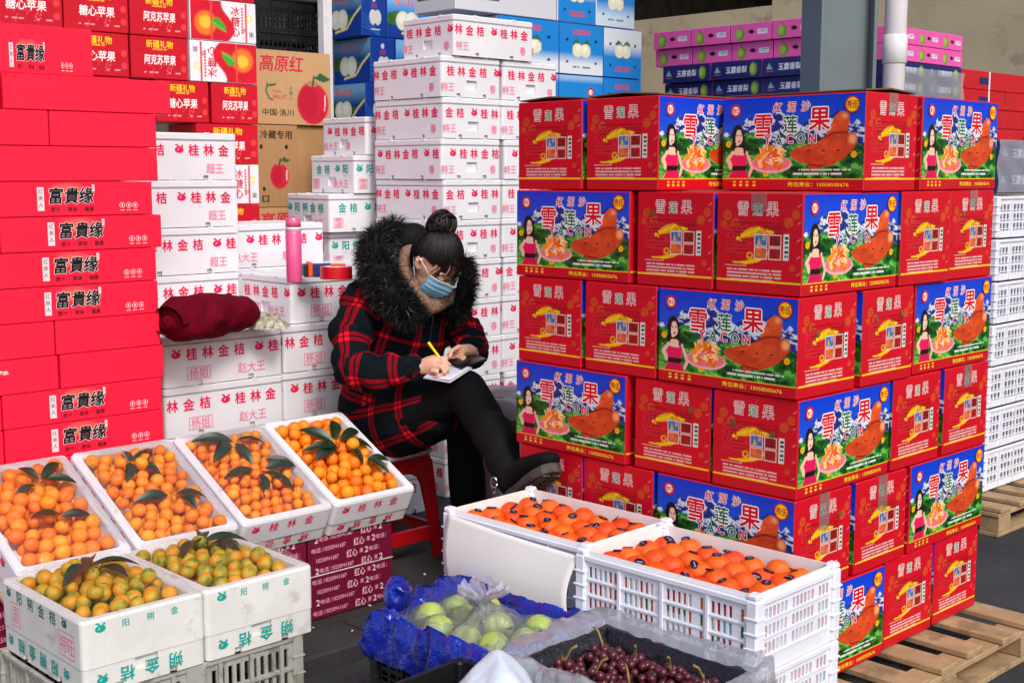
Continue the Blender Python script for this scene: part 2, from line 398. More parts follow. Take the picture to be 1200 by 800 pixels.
class PM:
    """a printed panel: x right, z up, looking out along -y; colours per point"""
    def __init__(s): s.v = []; s.f = []; s.c = []; s.lay = 0.0002
    def step(s): s.lay += .00003
    def add(s, pts, faces, col):
        n = len(s.v); s.v += pts; s.f += [tuple(n+i for i in f) for f in faces]; s.c += [col]*len(pts)
    def canvas(s, cv, w=1, h=1, x0=0, z0=0):
        n = len(s.v); y = -s.lay
        s.v += [(x0+a*w, y, z0+b*h) for a, b in zip(cv.X.ravel(), cv.Y.ravel())]; s.c += [(*c, 1) for c in cv.C.reshape(-1, 3)]
        s.f += [(n+j*cv.nx+i, n+j*cv.nx+i+1, n+(j+1)*cv.nx+i+1, n+(j+1)*cv.nx+i) for j in range(cv.ny-1) for i in range(cv.nx-1)]; s.step()
    def rect(s, x0, x1, z0, z1, col): s.add([(x0, -s.lay, z0), (x1, -s.lay, z0), (x1, -s.lay, z1), (x0, -s.lay, z1)], [(0, 1, 2, 3)], S(*col)); s.step()
    def disc(s, cx, cz, rx, rz, col, n=18, teeth=0):
        p = []
        for k in range(n):
            a = 2*math.pi*k/n; f = 1.15 if teeth and k % 2 else 1; p.append((cx+rx*f*math.cos(a), -s.lay, cz+rz*f*math.sin(a)))
        s.add(p, [tuple(range(n))], S(*col)); s.step()
    def poly(s, pts, col): s.add([(x, -s.lay, z) for x, z in pts], [tuple(range(len(pts)))], S(*col)); s.step()
    def text(s, body, x, z, hgt, col, asp=1, bold=0, outline=None, ow=.03, shear=0, rot=0, fit=None):
        """hgt = em height in panel units; asp = width scale (panel units may be uneven)"""
        v, f, dim = TX(body, shear)
        if not len(v): return
        k = hgt; kx = hgt*asp
        if fit: kx = fit/max(dim[0], 1e-6)
        cr, sr = math.cos(rot), math.sin(rot)
        def lay(dx, dz, c):
            q = v+[dx, dz]; q = np.stack([q[:, 0]*cr-q[:, 1]*sr, q[:, 0]*sr+q[:, 1]*cr], 1)
            s.add([(x+a*kx, -s.lay, z+b*k) for a, b in q], f, S(*c)); s.lay += .000012
        if outline:
            for i in range(8): a = math.pi*i/4; lay(ow*math.cos(a), ow*math.sin(a), outline)
            s.step()
        lay(0, 0, col)
        if bold:
            for i in range(4): a = math.pi*i/2+.4; lay(bold*math.cos(a), bold*math.sin(a), col)
        s.step()
    def mesh(s, name, material="print"):
        me = bpy.data.meshes.new(name); me.from_pydata(s.v, [], s.f); me.materials.append(MATS[material])
        a = me.color_attributes.new("Col", 'FLOAT_COLOR', 'POINT'); a.data.foreach_set("color", np.array(s.c, dtype=np.float32).ravel()); me.update(); return me
# ---------------------------------------------------------------- artwork printed on the cartons
def art_yacon_long():
    A = .268/.48
    c = Cv(230, 130, (8, 56, 206), asp=1/A); X, Y = c.X, c.Y
    sky = np.clip((Y-.55)/.45, 0, 1)[..., None]; c.C = c.C*(1-.35*(1-sky))+np.array(S(40, 120, 240)[:3])*.35*(1-sky)
    # snowy ridges
    for cx, top, w in ((.02, .66, .10), (.20, .80, .17), (.42, .87, .2), (.62, .74, .16), (.82, .84, .15), (.95, .74, .10)):
        r = top-np.abs(X-cx)/w*.22-(fbm(X*22, Y*6, 3)-.5)*.10; m = np.clip((r-Y)/.012, 0, 1)*(Y > .42)
        sh = fbm(X*26+Y*18, Y*22-X*9, 9); ridge = np.where(sh > .555, 1.0, np.where(sh > .50, .45, 0.0))[..., None]
        col = np.array(S(24, 44, 128)[:3])*(1-ridge)+np.array(S(216, 228, 246)[:3])*ridge
        c.C = c.C*(1-m[..., None])+col*m[..., None]
    # leafy field
    edge = .52+.06*np.sin(X*9+1)+.10*(fbm(X*7, X*0+2, 5)-.5)+.10*np.exp(-((X-.22)/.07)**2)
    m = np.clip((edge-Y)/.015, 0, 1)
    n = fbm(X*15+4*fbm(X*6, Y*6, 8), Y*13, 21, 4); n2 = fbm(X*34+Y*10, Y*30, 33, 3)
    g = np.zeros_like(c.C)
    for lo, col in ((0, (8, 50, 18)), (.40, (20, 92, 26)), (.5, (48, 140, 44)), (.58, (104, 184, 72)), (.68, (176, 222, 140))):
        g[(n*.7+n2*.3) > lo] = S(*col)[:3]
    c.C = c.C*(1-m[..., None])+g*m[..., None]
    for fx, fy in ((.04, .50), (.325, .175), (.935, .37)):
        c.ell(fx, fy, .020, .036, (236, 190, 10)); c.ell(fx, fy, .008, .014, (230, 140, 0))
    # smiling figure in a pink dress (plain, small)
    c.ell(.112, .60, .047, .115, (26, 18, 18)); c.poly([(.07, .60), (.155, .60), (.175, .44), (.165, .36), (.14, .42), (.09, .42), (.075, .36), (.064, .46)], (26, 18, 18))
    c.poly([(.06, .40), (.02, .335), (.055, .215), (.085, .235), (.055, .33), (.085, .41)], (236, 194, 166)); c.poly([(.16, .41), (.205, .37), (.235, .23), (.205, .13), (.19, .15), (.21, .24), (.185, .34)], (236, 194, 166))
    c.poly([(.06, .41), (.10, .46), (.14, .46), (.19, .41), (.185, .33), (.065, .33)], (240, 200, 172))
    c.ell(.118, .575, .030, .082, (243, 206, 180)); c.ell(.121, .528, .010, .010, (190, 40, 50))
    c.ell(.107, .592, .006, .007, (50, 30, 28)); c.ell(.130, .592, .006, .007, (50, 30, 28)); c.ell(.109, .50, .012, .02, (240, 200, 172), soft=.5)
    c.poly([(.075, .50), (.085, .67), (.12, .70), (.098, .62), (.09, .52), (.088, .42), (.072, .44)], (28, 20, 20)); c.poly([(.12, .70), (.155, .64), (.17, .48), (.172, .38), (.156, .40), (.15, .56)], (28, 20, 20))
    c.poly([(.062, .345), (.078, .385), (.125, .372), (.180, .385), (.184, .345), (.176, .255), (.072, .255)], (226, 22, 92))
    c.poly([(.072, .257), (.176, .257), (.178, .205), (.072, .205)], (28, 16, 16)); c.poly([(.074, .207), (.178, .207), (.205, .11), (.035, .11)], (216, 22, 88))
    for q in (.07, .1, .13, .16): c.line([(q*.6+.05, .2), (q, .12)], .004, (170, 10, 60))
    # dish of fruit pieces
    c.ell(.362, .275, .150, .095, (246, 178, 190)); c.ell(.362, .285, .138, .082, (230, 120, 120))
    rr = random.Random(5)
    for k in range(34):
        a = rr.uniform(0, 6.28); r = rr.uniform(0, 1)**.6; x = .362+.105*r*math.cos(a); y = .33+.11*r*math.sin(a)+.05*(1-r); t = rr.uniform(0, 3.14); s_ = rr.uniform(.018, .034)
        p = [(x+s_*math.cos(t+b)*q, y+s_/A*math.sin(t+b)*q) for b, q in ((0, 1.25), (1.2, .6), (2.6, 1), (3.6, .8), (5, .7))]
        c.poly(p, rr.choice([(250, 140, 24), (250, 170, 60), (240, 110, 16), (252, 206, 120), (236, 88, 14)]))
        c.line(p[:2], .006, (255, 232, 190))
    # the tubers
    body = [(.495, .40), (.53, .44), (.60, .47), (.68, .50), (.735, .55), (.77, .66), (.80, .77), (.835, .815), (.875, .815), (.898, .77), (.90, .70), (.885, .60), (.91, .60), (.945, .58), (.955, .50), (.93, .42), (.87, .33), (.80, .27), (.74, .245), (.70, .235), (.665, .19), (.64, .205), (.628, .265), (.56, .30), (.51, .345)]
    m = c.inpoly(body); sh = fbm(X*9, Y*9, 41); lit = np.clip((Y-.36)*1.2-(X-.72)*.5+.45+(sh-.5)*.9, 0, 1)[..., None]
    col = (np.array(S(160, 24, 14)[:3])*(1-lit)+np.array(S(238, 92, 40)[:3])*lit)*(.75+.5*fbm(X*40, Y*34, 77, 3))[..., None]
    c.C = c.C*(1-m[..., None])+col*m[..., None]
    c.line([(.735, .55), (.80, .60), (.885, .60)], .012, (150, 36, 16)); c.line([(.63, .27), (.74, .25)], .01, (140, 30, 14))
    c.ell(.868, .775, .032, .042, (226, 110, 60)); c.ell(.868, .775, .020, .027, (244, 160, 96)); c.ell(.922, .53, .034, .062, (228, 116, 62)); c.ell(.922, .53, .022, .042, (246, 172, 108))
    c.dashes(.60, .84, .395, .43, 1, (90, 20, 10), 5, .5, 12)
    c.dashes(.56, .92, .195, .232, 1, (214, 228, 214), 3, .85, 40); c.dashes(.52, .86, .150, .188, 1, (214, 228, 214), 4, .85, 40)
    c.rect(0, 1, 0, .118, (196, 12, 32)); c.rect(0, 1, .112, .124, (250, 220, 20))
    for q in (.08, .128, .178, .228): c.dashes(q, q+.022, .028, .10, 2, (246, 206, 60), int(q*100), 1, 4)
    p = PM(); p.canvas(c)
    for ch, x in (("红", .40), ("泥", .50), ("沙", .60)): p.text(ch, x, .885, .115, (216, 14, 36), A, outline=(255, 255, 255), ow=.065, bold=.02, shear=.15)
    for ch, x, z in (("雪", .30, .69), ("果", .70, .745)): p.text(ch, x, z, .27, (216, 6, 32), A, outline=(255, 255, 255), ow=.062, bold=.022)
    p.text("莲", .495, .70, .195, (10, 104, 62), A, outline=(255, 255, 255), ow=.06, bold=.02)
    for r_ in (.085, .072):
        pts = [(.495+r_*math.cos(a), .68+r_/A*math.sin(a)*.8) for a in np.linspace(math.pi*1.05, math.pi*1.95, 14)]; q = [(.495+(r_-.007)*math.cos(a), .68+(r_-.007)/A*math.sin(a)*.8) for a in np.linspace(math.pi*1.95, math.pi*1.05, 14)]
        p.poly(pts+q, (18, 108, 70) if r_ > .08 else (240, 248, 240))
    for ch, x, cl in zip("YACON", (.335, .415, .495, .575, .655), ((210, 20, 40), (30, 120, 60), (210, 20, 40), (30, 120, 60), (210, 20, 40))):
        p.text(ch, x, .545, .14, cl, A, outline=(255, 255, 255), ow=.07, bold=.03)
    p.disc(.095, .865, .037, .066, (216, 24, 30), 24, 1); p.disc(.095, .865, .026, .047, (248, 236, 220)); p.text("雅王", .095, .865, .05, (200, 20, 30), A*.8, bold=.02)
    p.disc(.918, .885, .049, .088, (206, 20, 30), 24); p.disc(.918, .885, .041, .074, (250, 206, 20), 24); p.text("秀伍", .918, .885, .085, (200, 20, 30), A*.8, bold=.025)
    p.text("秀伍果业：15058505676", .70, .058, .052, (250, 214, 40), A, bold=.02, fit=.42)
    return p.mesh("yacon_picture")
def art_yacon_end():
    A = .268/.29
    c = Cv(124, 116, (204, 8, 34), asp=1/A); X, Y = c.X, c.Y
    n = fbm(X*5, Y*5, 51); c.C *= (.88+.24*n)[..., None]
    g = (196, 120, 22)
    for cx, cy, r in ((.12, .78, .05), (.22, .70, .05), (.08, .69, .035), (.85, .72, .05), (.93, .80, .045), (.9, .27, .03), (.62, .17, .045), (.47, .17, .025)):
        e = c.inell(cx, cy, r, r); ring = np.exp(-((np.sqrt(e)-.8)/.18)**2)*.8+np.exp(-e*6)*.8; c.put(ring*(.35+.65*vnoise(X*60, Y*60, 3)), g)
    c.dashes(.20, .78, .60, .72, 4, (150, 12, 24), 8, .8, 30)
    for k in range(4): c.rect(.10, .42, .40+.075*k, .445+.075*k, (206, 36, 48)); c.dashes(.11, .41, .405+.075*k, .44+.075*k, 1, (150, 14, 26), k, .7, 16)
    for k in range(11):                           # the golden swash
        t = k/10; c.line([(.28+.04*t, .56), (.3+.35*t, .60+.07*math.sin(t*3))], .006, (232, 176, 14))
    rr = random.Random(2)
    for k in range(15):
        t = k/14; x = .25+.45*t; y = .53+.11*math.sin(t*2.4)+rr.uniform(-.02, .02); s_ = rr.uniform(.014, .03)
        c.poly([(x+s_*(1 if i % 2 == 0 else .45)*math.cos(i*.628+t), y+s_*(1 if i % 2 == 0 else .45)*math.sin(i*.628+t)) for i in range(10)], (246, 212, 24))
    c.poly([(.14, .30), (.32, .315), (.48, .35), (.62, .42), (.60, .36), (.50, .315), (.36, .285)], (240, 196, 20)); c.ell(.40, .375, .04, .04, (236, 170, 20)); c.ell(.40, .38, .02, .02, (188, 20, 30))
    for i, (x, y) in enumerate(((.455, .475), (.62, .475), (.455, .345), (.62, .345))):
        c.rect(x, x+.15, y, y+.12, (232, 220, 210)); base = [(60, 120, 196), (130, 20, 20), (206, 96, 54), (158, 24, 22)][i]; c.rect(x+.008, x+.142, y+.008, y+.112, base)
        mm = ((X > x+.01) & (X < x+.14) & (Y > y+.01) & (Y < y+.11)); c.C[mm] *= (.55+.9*vnoise(X*50, Y*50, 60+i))[mm][..., None]
        if i == 0: c.poly([(x+.03, y+.01), (x+.05, y+.09), (x+.075, y+.02)], (222, 176, 20)); c.ell(x+.11, y+.08, .02, .02, (230, 160, 20))
    c.rect(.795, .86, .345, .60, (214, 226, 214)); c.dashes(.808, .848, .36, .585, 5, (30, 40, 36), 3, .9, 3)
    c.rect(.10, .36, .262, .272, (210, 176, 172))
    for k in range(4): c.dashes(.13, .78-.1*(k == 3), .215-.035*k, .25-.035*k, 1, (222, 184, 182), 9+k, .85, 44)
    c.rect(0, 1, .112, .124, (248, 208, 24)); c.rect(0, 1, 0, .112, (196, 12, 32))
    for k in range(5): c.line([(.955, .2+.17*k), (.985, .22+.17*k)], .006, (214, 120, 120))
    p = PM(); p.canvas(c)
    for ch, x in (("雪", .31), ("果", .66)): p.text(ch, x, .85, .155, (190, 14, 32), A, outline=(238, 226, 222), ow=.045)
    p.text("莲", .485, .845, .13, (20, 104, 66), A, outline=(232, 236, 226), ow=.045)
    return p.mesh("yacon_end_print")
def fruit_icon(p, x, z, r, col):
    p.poly([(x+r*math.cos(a)*1.15, z+r*.75*math.sin(a)) for a in np.linspace(0, 6.28, 12)[:-1]], col)
    p.poly([(x-r*.2, z+r*.6), (x-r*1.1, z+r*1.15), (x-r*.5, z+r*1.3), (x+r*.1, z+r*.8)], col); p.poly([(x+r*.1, z+r*.6), (x+r*.9, z+r*1.25), (x+r*1.1, z+r*.7)], col)
    p.poly([(x-r*.5, z-r*.1), (x-r*.1, z+r*.35), (x, z+r*.25), (x-r*.35, z-r*.15)], (246, 236, 240))
def art_foam(width, off, words, col, stamps, tone, dots=False, z=.115):
    """lettering printed round a foam box side, in metres; x 0..width"""
    p = PM(); x = off; i = 0; seq = ["*"]+list(words)
    while x < width-.018:
        ch = seq[i % len(seq)]
        if x > .018:
            if ch == "*": fruit_icon(p, x, z, .017, col)
            else:
                p.text(ch, x, z+random.uniform(-.001, .001), .047, col, 1, bold=.03)
                if dots:
                    for k in range(3): p.rect(x-.014+.011*k, x-.009+.011*k, z-.034, z-.030, col)
        x += .066 if ch != "*" else .062; i += 1
        if i % len(seq) == 0: x += .02
    for body, sx, boxed in stamps:
        if sx > width-.05: continue
        zz = .044; n = len(body)
        p.text(body, sx, zz, .042, tone, .95, bold=.012)
        if boxed:
            w = .021*n+.006
            for a, b, c, d in ((-w, w, .021, .0235), (-w, w, -.0235, -.021), (-w, -w+.003, -.0235, .0235), (w-.003, w, -.0235, .0235)): p.rect(sx+a, sx+b, zz+c, zz+d, tone)
    return p.mesh("foam_lettering", "print_ink")
PINK = (224, 20, 84); TEAL = (10, 160, 150); LPINK = (240, 130, 160)
def art_apple(name2):
    A = .185/.30; c = Cv(56, 36, (198, 14, 38), asp=1/A); c.C *= (.85+.3*fbm(c.X*6, c.Y*6, 7))[..., None]
    rr = random.Random(1)
    for k in range(12): x, y = rr.uniform(.3, .7), rr.uniform(.05, .4); c.line([(x, y), (x+.05, y+.2)], .006, (224, 90, 96))
    c.ell(.93, .55, .05, .08, (226, 60, 70)); c.ell(.93, .25, .05, .08, (226, 60, 70))
    c.dashes(.15, .9, .12, .17, 1, (232, 170, 170), 2, .3, 24); c.dashes(.38, .62, .70, .74, 1, (230, 190, 60), 2, .9, 14)
    p = PM(); p.canvas(c); p.text("新疆礼物", .5, .84, .2, (244, 200, 40), A, bold=.02, fit=.48); p.text(name2, .5, .46, .26, (248, 240, 238), A, bold=.02, fit=.56, shear=.1)
    return p.mesh("apple_print")
def art_sugar(flip=False):
    A = .19/.35; c = Cv(70, 40, (206, 20, 44), asp=1/A); X, Y = c.X, c.Y
    c.C *= (.75+.5*fbm(X*9+Y*3, Y*9, 15))[..., None]
    c.ell(.22, .42, .16, .3, (240, 120, 40), soft=.6); c.ell(.22, .45, .09, .16, (250, 190, 60), soft=.7)
    c.poly([(.30, .48), (.36, .58), (.44, .56), (.52, .40), (.54, .22), (.44, .28), (.34, .38)], (70, 164, 40)); c.line([(.31, .48), (.52, .25)], .012, (140, 200, 80))
    m = np.clip((X-.56-.10*np.sin(Y*5))/.02, 0, 1); c.put(m, (228, 228, 234)); c.ell(.90, .62, .05, .1, (226, 216, 60)); c.ell(.9, .62, .035, .07, (240, 240, 200))
    c.rect(.30, .325, 0, 1, (232, 70, 70)); c.rect(.84, .86, 0, 1, (232, 60, 70)); c.dashes(.77, .80, .2, .9, 9, (200, 40, 60), 3, .9, 1)
    p = PM(); p.canvas(c)
    for ch, z in (("冰", .78), ("糖", .52), ("心", .25)): p.text(ch, .68, z, .26, (204, 20, 48), A, bold=.02, shear=.1)
    p.text("苹", .81, .3, .14, (190, 30, 50), A); p.text("果", .93, .2, .16, (30, 30, 34), A)
    return p.mesh("sugar_apple_print")
def apple_shape(c, cx, cy, rx, ry, leaf=True):
    c.ell(cx, cy, rx, ry, (206, 36, 62)); c.ell(cx-rx*.3, cy+ry*.1, rx*.6, ry*.8, (190, 28, 54), soft=.8); c.ell(cx, cy+ry*.95, rx*.35, ry*.14, (176, 132, 92))
    c.line([(cx+rx*.8, cy+ry*.4), (cx+rx*.75, cy-ry*.3)], .012, (240, 190, 190))
    if leaf: c.line([(cx, cy+ry*.85), (cx+rx*.1, cy+ry*1.3)], .014, (50, 80, 40)); c.poly([(cx+rx*.1, cy+ry*1.2), (cx+rx*.5, cy+ry*1.5), (cx+rx*1.2, cy+ry*1.2), (cx+rx*.7, cy+ry*1.05)], (52, 96, 60))
def art_brown():
    A = .34/.44; c = Cv(100, 84, (196, 156, 112), asp=1/A); c.C *= (.94+.12*fbm(c.X*30, c.Y*4, 3))[..., None]
    apple_shape(c, .76, .30, .21, .29); c.line([(.17, .55), (.15, .45), (.19, .35), (.23, .33)], .012, (60, 104, 70)); c.line([(.17, .52), (.27, .54)], .016, (60, 104, 70))
    p = PM(); p.canvas(c); p.text("高原红", .36, .83, .24, (206, 40, 62), A, bold=.02, fit=.56, shear=.12)
    p.text("中国·洛川", .30, .16, .10, (40, 34, 30), A, bold=.015, fit=.40); p.text("China", .29, .45, .065, (190, 50, 60), A, fit=.12); p.text("FRUIT", .33, .37, .085, (206, 50, 60), A, bold=.01, fit=.18)
    for ch, z in (("冰", .50), ("糖", .43), ("心", .36)): p.text(ch, .47, z, .07, (60, 120, 80), A)
    return p.mesh("brown_apple_print")
def art_cold():
    A = .36/.27; c = Cv(60, 76, (176, 136, 94), asp=1/A); c.C *= (.92+.16*fbm(c.X*20, c.Y*4, 5))[..., None]
    apple_shape(c, .60, .38, .2, .16); c.ell(.22, .74, .035, .025, (30, 22, 18)); c.ell(.76, .74, .035, .025, (30, 22, 18)); c.ell(.26, .22, .03, .025, (30, 22, 18)); c.rect(.22, .36, .06, .14, (50, 42, 36)); c.ell(.29, .10, .05, .03, (170, 130, 90))
    p = PM(); p.canvas(c); p.text("冷藏专用", .54, .89, .11, (36, 30, 28), A, bold=.02, fit=.68); return p.mesh("cold_storage_print")
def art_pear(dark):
    A = .26/.34; c = Cv(64, 52, (40, 130, 214) if not dark else (24, 66, 140), asp=1/A); X, Y = c.X, c.Y  # dark copy of the same picture: shade put into its blue ground
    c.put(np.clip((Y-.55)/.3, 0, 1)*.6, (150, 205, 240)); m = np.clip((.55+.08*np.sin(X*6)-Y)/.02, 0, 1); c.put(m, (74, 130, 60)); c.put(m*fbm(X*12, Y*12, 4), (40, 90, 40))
    c.put(np.clip((.28+.35*(X-.3)**2*2-Y)/.02, 0, 1), (24, 60, 150)); c.line([(.3, .12), (.6, .18), (.8, .45), (.98, .62)], .03, (226, 214, 130))
    for dx in (-.09, .09): c.ell(.40+dx, .40, .14, .22, (226, 226, 206)); c.ell(.38+dx, .44, .08, .12, (240, 240, 226), soft=.8)
    p = PM(); p.canvas(c); p.text("雪山白圭", .40, .83, .17, (214, 50, 62), A, bold=.015, fit=.50, outline=(235, 235, 235), ow=.03); return p.mesh("snow_pear_print")
def art_pear_end():
    A = .26/.24; c = Cv(44, 48, (22, 60, 150), asp=1/A); X, Y = c.X, c.Y
    for k in range(4): c.line([(.02, .2+.1*k), (.4, .12+.05*k), (.7, .02+.02*k)], .012, (50, 100, 180))
    for dx in (-.1, .1): c.ell(.55+dx, .42, .15, .17, (206, 210, 204))
    c.dashes(.35, .75, .12, .18, 1, (214, 220, 230), 2, .9, 8); c.ell(.5, .82, .07, .06, (200, 205, 215)); p = PM(); p.canvas(c); p.text("香甜", .5, .68, .12, (190, 60, 80), A); return p.mesh("snow_pear_end_print")
def art_crown(kind):
    A = .9; c = Cv(60, 54, (26, 132, 214), asp=1/A); X, Y = c.X, c.Y
    if kind == 1: c.put(np.clip((.42-Y)/.22, 0, 1), (222, 230, 238))
    if kind == 2: c.put(np.clip((Y-.42)/.25, 0, 1), (216, 222, 232))
    if kind == 3: c.put(np.clip((Y-.5)/.25, 0, 1), (40, 140, 220)); c.put(np.clip((.5-Y)/.3, 0, 1), (200, 220, 236))
    cy = .50 if kind != 2 else .56
    for s_ in (-1, 1): c.poly([(.5, cy+.10), (.5+s_*.12, cy+.22), (.5+s_*.2, cy+.12), (.5+s_*.14, cy+.02)], (40, 110, 90)); c.ell(.5+s_*.09, cy-.02, .12, .14, (228, 226, 196)); c.ell(.5+s_*.07, cy+.02, .06, .07, (242, 240, 222), soft=.8)
    for x, y in ((.17, .68), (.83, .68), (.17, .24), (.83, .24)): c.ell(x, y, .025, .03, (16, 20, 26))
    c.dashes(.30, .70, .10, .17, 1, (110, 130, 150), 4, .8, 16)
    p = PM(); p.canvas(c)
    if kind == 2: p.text("皇冠贡梨", .5, .17, .12, (220, 50, 70), A, bold=.02, fit=.4)
    else: p.text("皇冠贡梨", .5, .84, .12, (220, 50, 70), A, bold=.02, fit=.4)
    return p.mesh("crown_pear_print")
def art_crown_side():
    c = Cv(50, 40, (26, 134, 216), asp=1.4); c.put(np.clip((c.Y-.85)/.1, 0, 1)*.6, (190, 220, 240))
    c.ell(.22, .38, .1, .14, (232, 236, 240)); c.poly([(.5, .2), (.62, .3), (.75, .16), (.66, .05)], (20, 90, 90)); c.ell(.62, .05, .1, .12, (214, 220, 180)); c.ell(.8, .08, .08, .1, (40, 150, 130))
    p = PM(); p.canvas(c); p.disc(.72, .68, .07, .1, (200, 30, 50)); p.disc(.72, .68, .045, .06, (240, 210, 210)); p.text("皇冠梨", .46, .38, .24, (20, 30, 70), .7, bold=.02, fit=.5); return p.mesh("crown_pear_side_print")
def art_grey_top():
    c = Cv(60, 40, (206, 208, 218), asp=1.5); c.put(np.clip((c.Y-.6)/.2, 0, 1)*.8, (50, 140, 214)); c.dashes(.08, .42, .2, .3, 1, (60, 66, 76), 2, .9, 16)
    for dx in (-.09, .09): c.ell(.62+dx, .55, .12, .22, (226, 224, 190))
    p = PM(); p.canvas(c); return p.mesh("pear_top_print")
def pear_shape(c, cx, cy, rx, ry): c.ell(cx, cy, rx, ry, (110, 150, 50)); c.ell(cx-rx*.25, cy+ry*.1, rx*.6, ry*.7, (160, 186, 84), soft=.9); c.line([(cx, cy+ry*.9), (cx-rx*.15, cy+ry*1.3)], .02, (70, 60, 30))
def art_pink():
    c = Cv(64, 22, (232, 92, 178), asp=3); pear_shape(c, .24, .42, .12, .38); c.ell(.52, .52, .075, .11, (20, 14, 18)); c.rect(.68, .92, .38, .66, (222, 228, 234)); c.dashes(.70, .90, .42, .62, 2, (110, 130, 150), 3, .8, 14)
    p = PM(); p.canvas(c); return p.mesh("pink_pear_print")
def art_navy():
    c = Cv(72, 22, (36, 38, 104), asp=3.6); pear_shape(c, .84, .5, .075, .38); c.poly([(.06, .4), (.12, .8), (.16, .5), (.2, .42)], (120, 180, 190)); c.dashes(.05, .2, .24, .34, 1, (200, 90, 90), 1, .9, 8)
    p = PM(); p.canvas(c); p.text("玉露香梨", .50, .52, .42, (222, 226, 238), .28, bold=.02, fit=.42, shear=.1); return p.mesh("navy_pear_print")
def art_navy_end():
    c = Cv(28, 22, (36, 38, 104), asp=1); c.poly([(.3, .45), (.5, .75), (.6, .55), (.75, .5)], (130, 190, 200)); c.dashes(.3, .75, .28, .38, 1, (210, 100, 100), 1, .9, 5); p = PM(); p.canvas(c); return p.mesh("navy_pear_end_print")
def art_gift():
    """lettering on the long side of the flat red cartons, metres, 0..0.53 x 0..0.11"""
    p = PM()
    cv = Cv(30, 16, (252, 32, 70), asp=2); cv.ell(.5, .35, .42, .6, (250, 96, 84), soft=1.4); p.canvas(cv, .13, .045, .185, .06)
    p.rect(.15, .172, .018, .092, (226, 216, 220))
    for i, ch in enumerate("红美人"): p.text(ch, .161, .079-.021*i, .016, (70, 40, 44), 1)
    for ch, x in (("富", .212), ("貴", .263), ("缘", .312)): p.text(ch, x, .065, .054, (20, 14, 16), .95, outline=(246, 236, 236), ow=.05, bold=.03, shear=.12)
    p.rect(.332, .341, .078, .10, (236, 210, 210)); p.text("礼", .3365, .089, .009, (200, 30, 50))
    for ch, x in (("原汁", .208), ("/", .236), ("原味", .264), ("/", .292), ("健康", .320)): p.text(ch, x, .022, .0165, (86, 20, 34), 1, bold=.01)
    for x in (.435, .458, .481):
        p.disc(x, .032, .0095, .0095, (246, 214, 220)); p.disc(x, .032, .008, .008, (250, 34, 70)); p.disc(x, .032, .003, .0045, (246, 220, 226), 8); p.rect(x-.008, x+.008, .014, .017, (240, 180, 190))
    return p.mesh("gift_lettering", "print_ink")
def art_gift_scuff():
    p = PM(); rr = random.Random(4)
    for k in range(26):
        x = .10+rr.random()**.6*.10; z = .07+rr.uniform(-.005, .006); s_ = rr.uniform(.002, .007); p.poly([(x+s_*q*math.cos(a), z+s_*.5*q*math.sin(a)) for a, q in ((0, 1.4), (1, .7), (2.1, 1), (3.3, 1.3), (4.4, .6), (5.4, 1))], (244, 206, 210))
    return p.mesh("torn_tape_mark", "print_ink")
def art_phone():
    """rows of telephone lettering, 0..0.36 x 0..0.30"""
    p = PM(); c1 = (226, 150, 176)
    for r in range(8):
        z = .275-.036*r; x0 = -.05-.031*(r % 3)
        for rep in range(2):
            xx = x0+.02+rep*.27
            for t, dx, h_, cl, w in (("红心", .0, .030, (236, 190, 200), .045), ("果", .040, .018, c1, .016), ("2", .062, .030, (240, 200, 210), .014), ("电话：", .095, .018, c1, .045), ("18258941687", .168, .02, c1, .092)):
                a, b = xx+dx-w/2, xx+dx+w/2
                if a > .006 and b < .354: p.text(t, xx+dx, z, h_, cl, 1, bold=.02, fit=w, outline=(200, 30, 60) if t == "红心" else None)
    return p.mesh("phone_lettering", "print_ink")
def art_liner():
    c = Cv(120, 36, (204, 40, 36), asp=3); X, Y = c.X, c.Y; k = np.floor(X*24); h = hash2(k, np.floor(Y*3), 4)
    for lo, hi, col in ((.0, .28, (236, 110, 50)), (.28, .44, (20, 126, 50)), (.44, .55, (130, 206, 222)), (.8, 1.1, (226, 222, 216))): c.put(((h >= lo) & (h < hi)).astype(float), col)
    c.put(((X > .30) & (X < .36)).astype(float), (226, 224, 220)); c.put(((X > .50) & (X < .64) & (Y < .5)).astype(float), (226, 224, 220))
    p = PM(); p.canvas(c); return p.mesh("liner_print")
ART = dict(ylong=art_yacon_long(), yend=art_yacon_end(), apple1=art_apple("阿克苏苹果"), apple2=art_apple("糖心苹果"), sugar=art_sugar(), brown=art_brown(), cold=art_cold(),
    pear=art_pear(True), pear_l=art_pear(False), pear_e=art_pear_end(), crown1=art_crown(1), crown2=art_crown(2), crown3=art_crown(3), crown_s=art_crown_side(), greyt=art_grey_top(),
    pink=art_pink(), navy=art_navy(), navy_e=art_navy_end(), gift=art_gift(), scuff=art_gift_scuff(), phone=art_phone(), liner=art_liner())
FL, FS, FH = .50, .36, .182
FOAM_ART = {}
_st = {"wang": [("超王", .40, 0), ("国", .06, 1)], "jie": [("杨姐", .14, 1), ("赵大王", .36, 0)], "da": [("赵大王", .10, 0), ("春", .30, 0)], "te": [("特王", .05, 0), ("春", .43, 0)]}
for kk, st in _st.items():
    for vi, off in enumerate((.05, -.10, -.22)):
        FOAM_ART[kk, 0, vi] = art_foam(FL, off, "桂林金桔", PINK, st, LPINK)
        FOAM_ART[kk, 1, vi] = art_foam(FS, off-.06, "桂林金桔", PINK, [(b, x*.72, q) for b, x, q in st], LPINK)
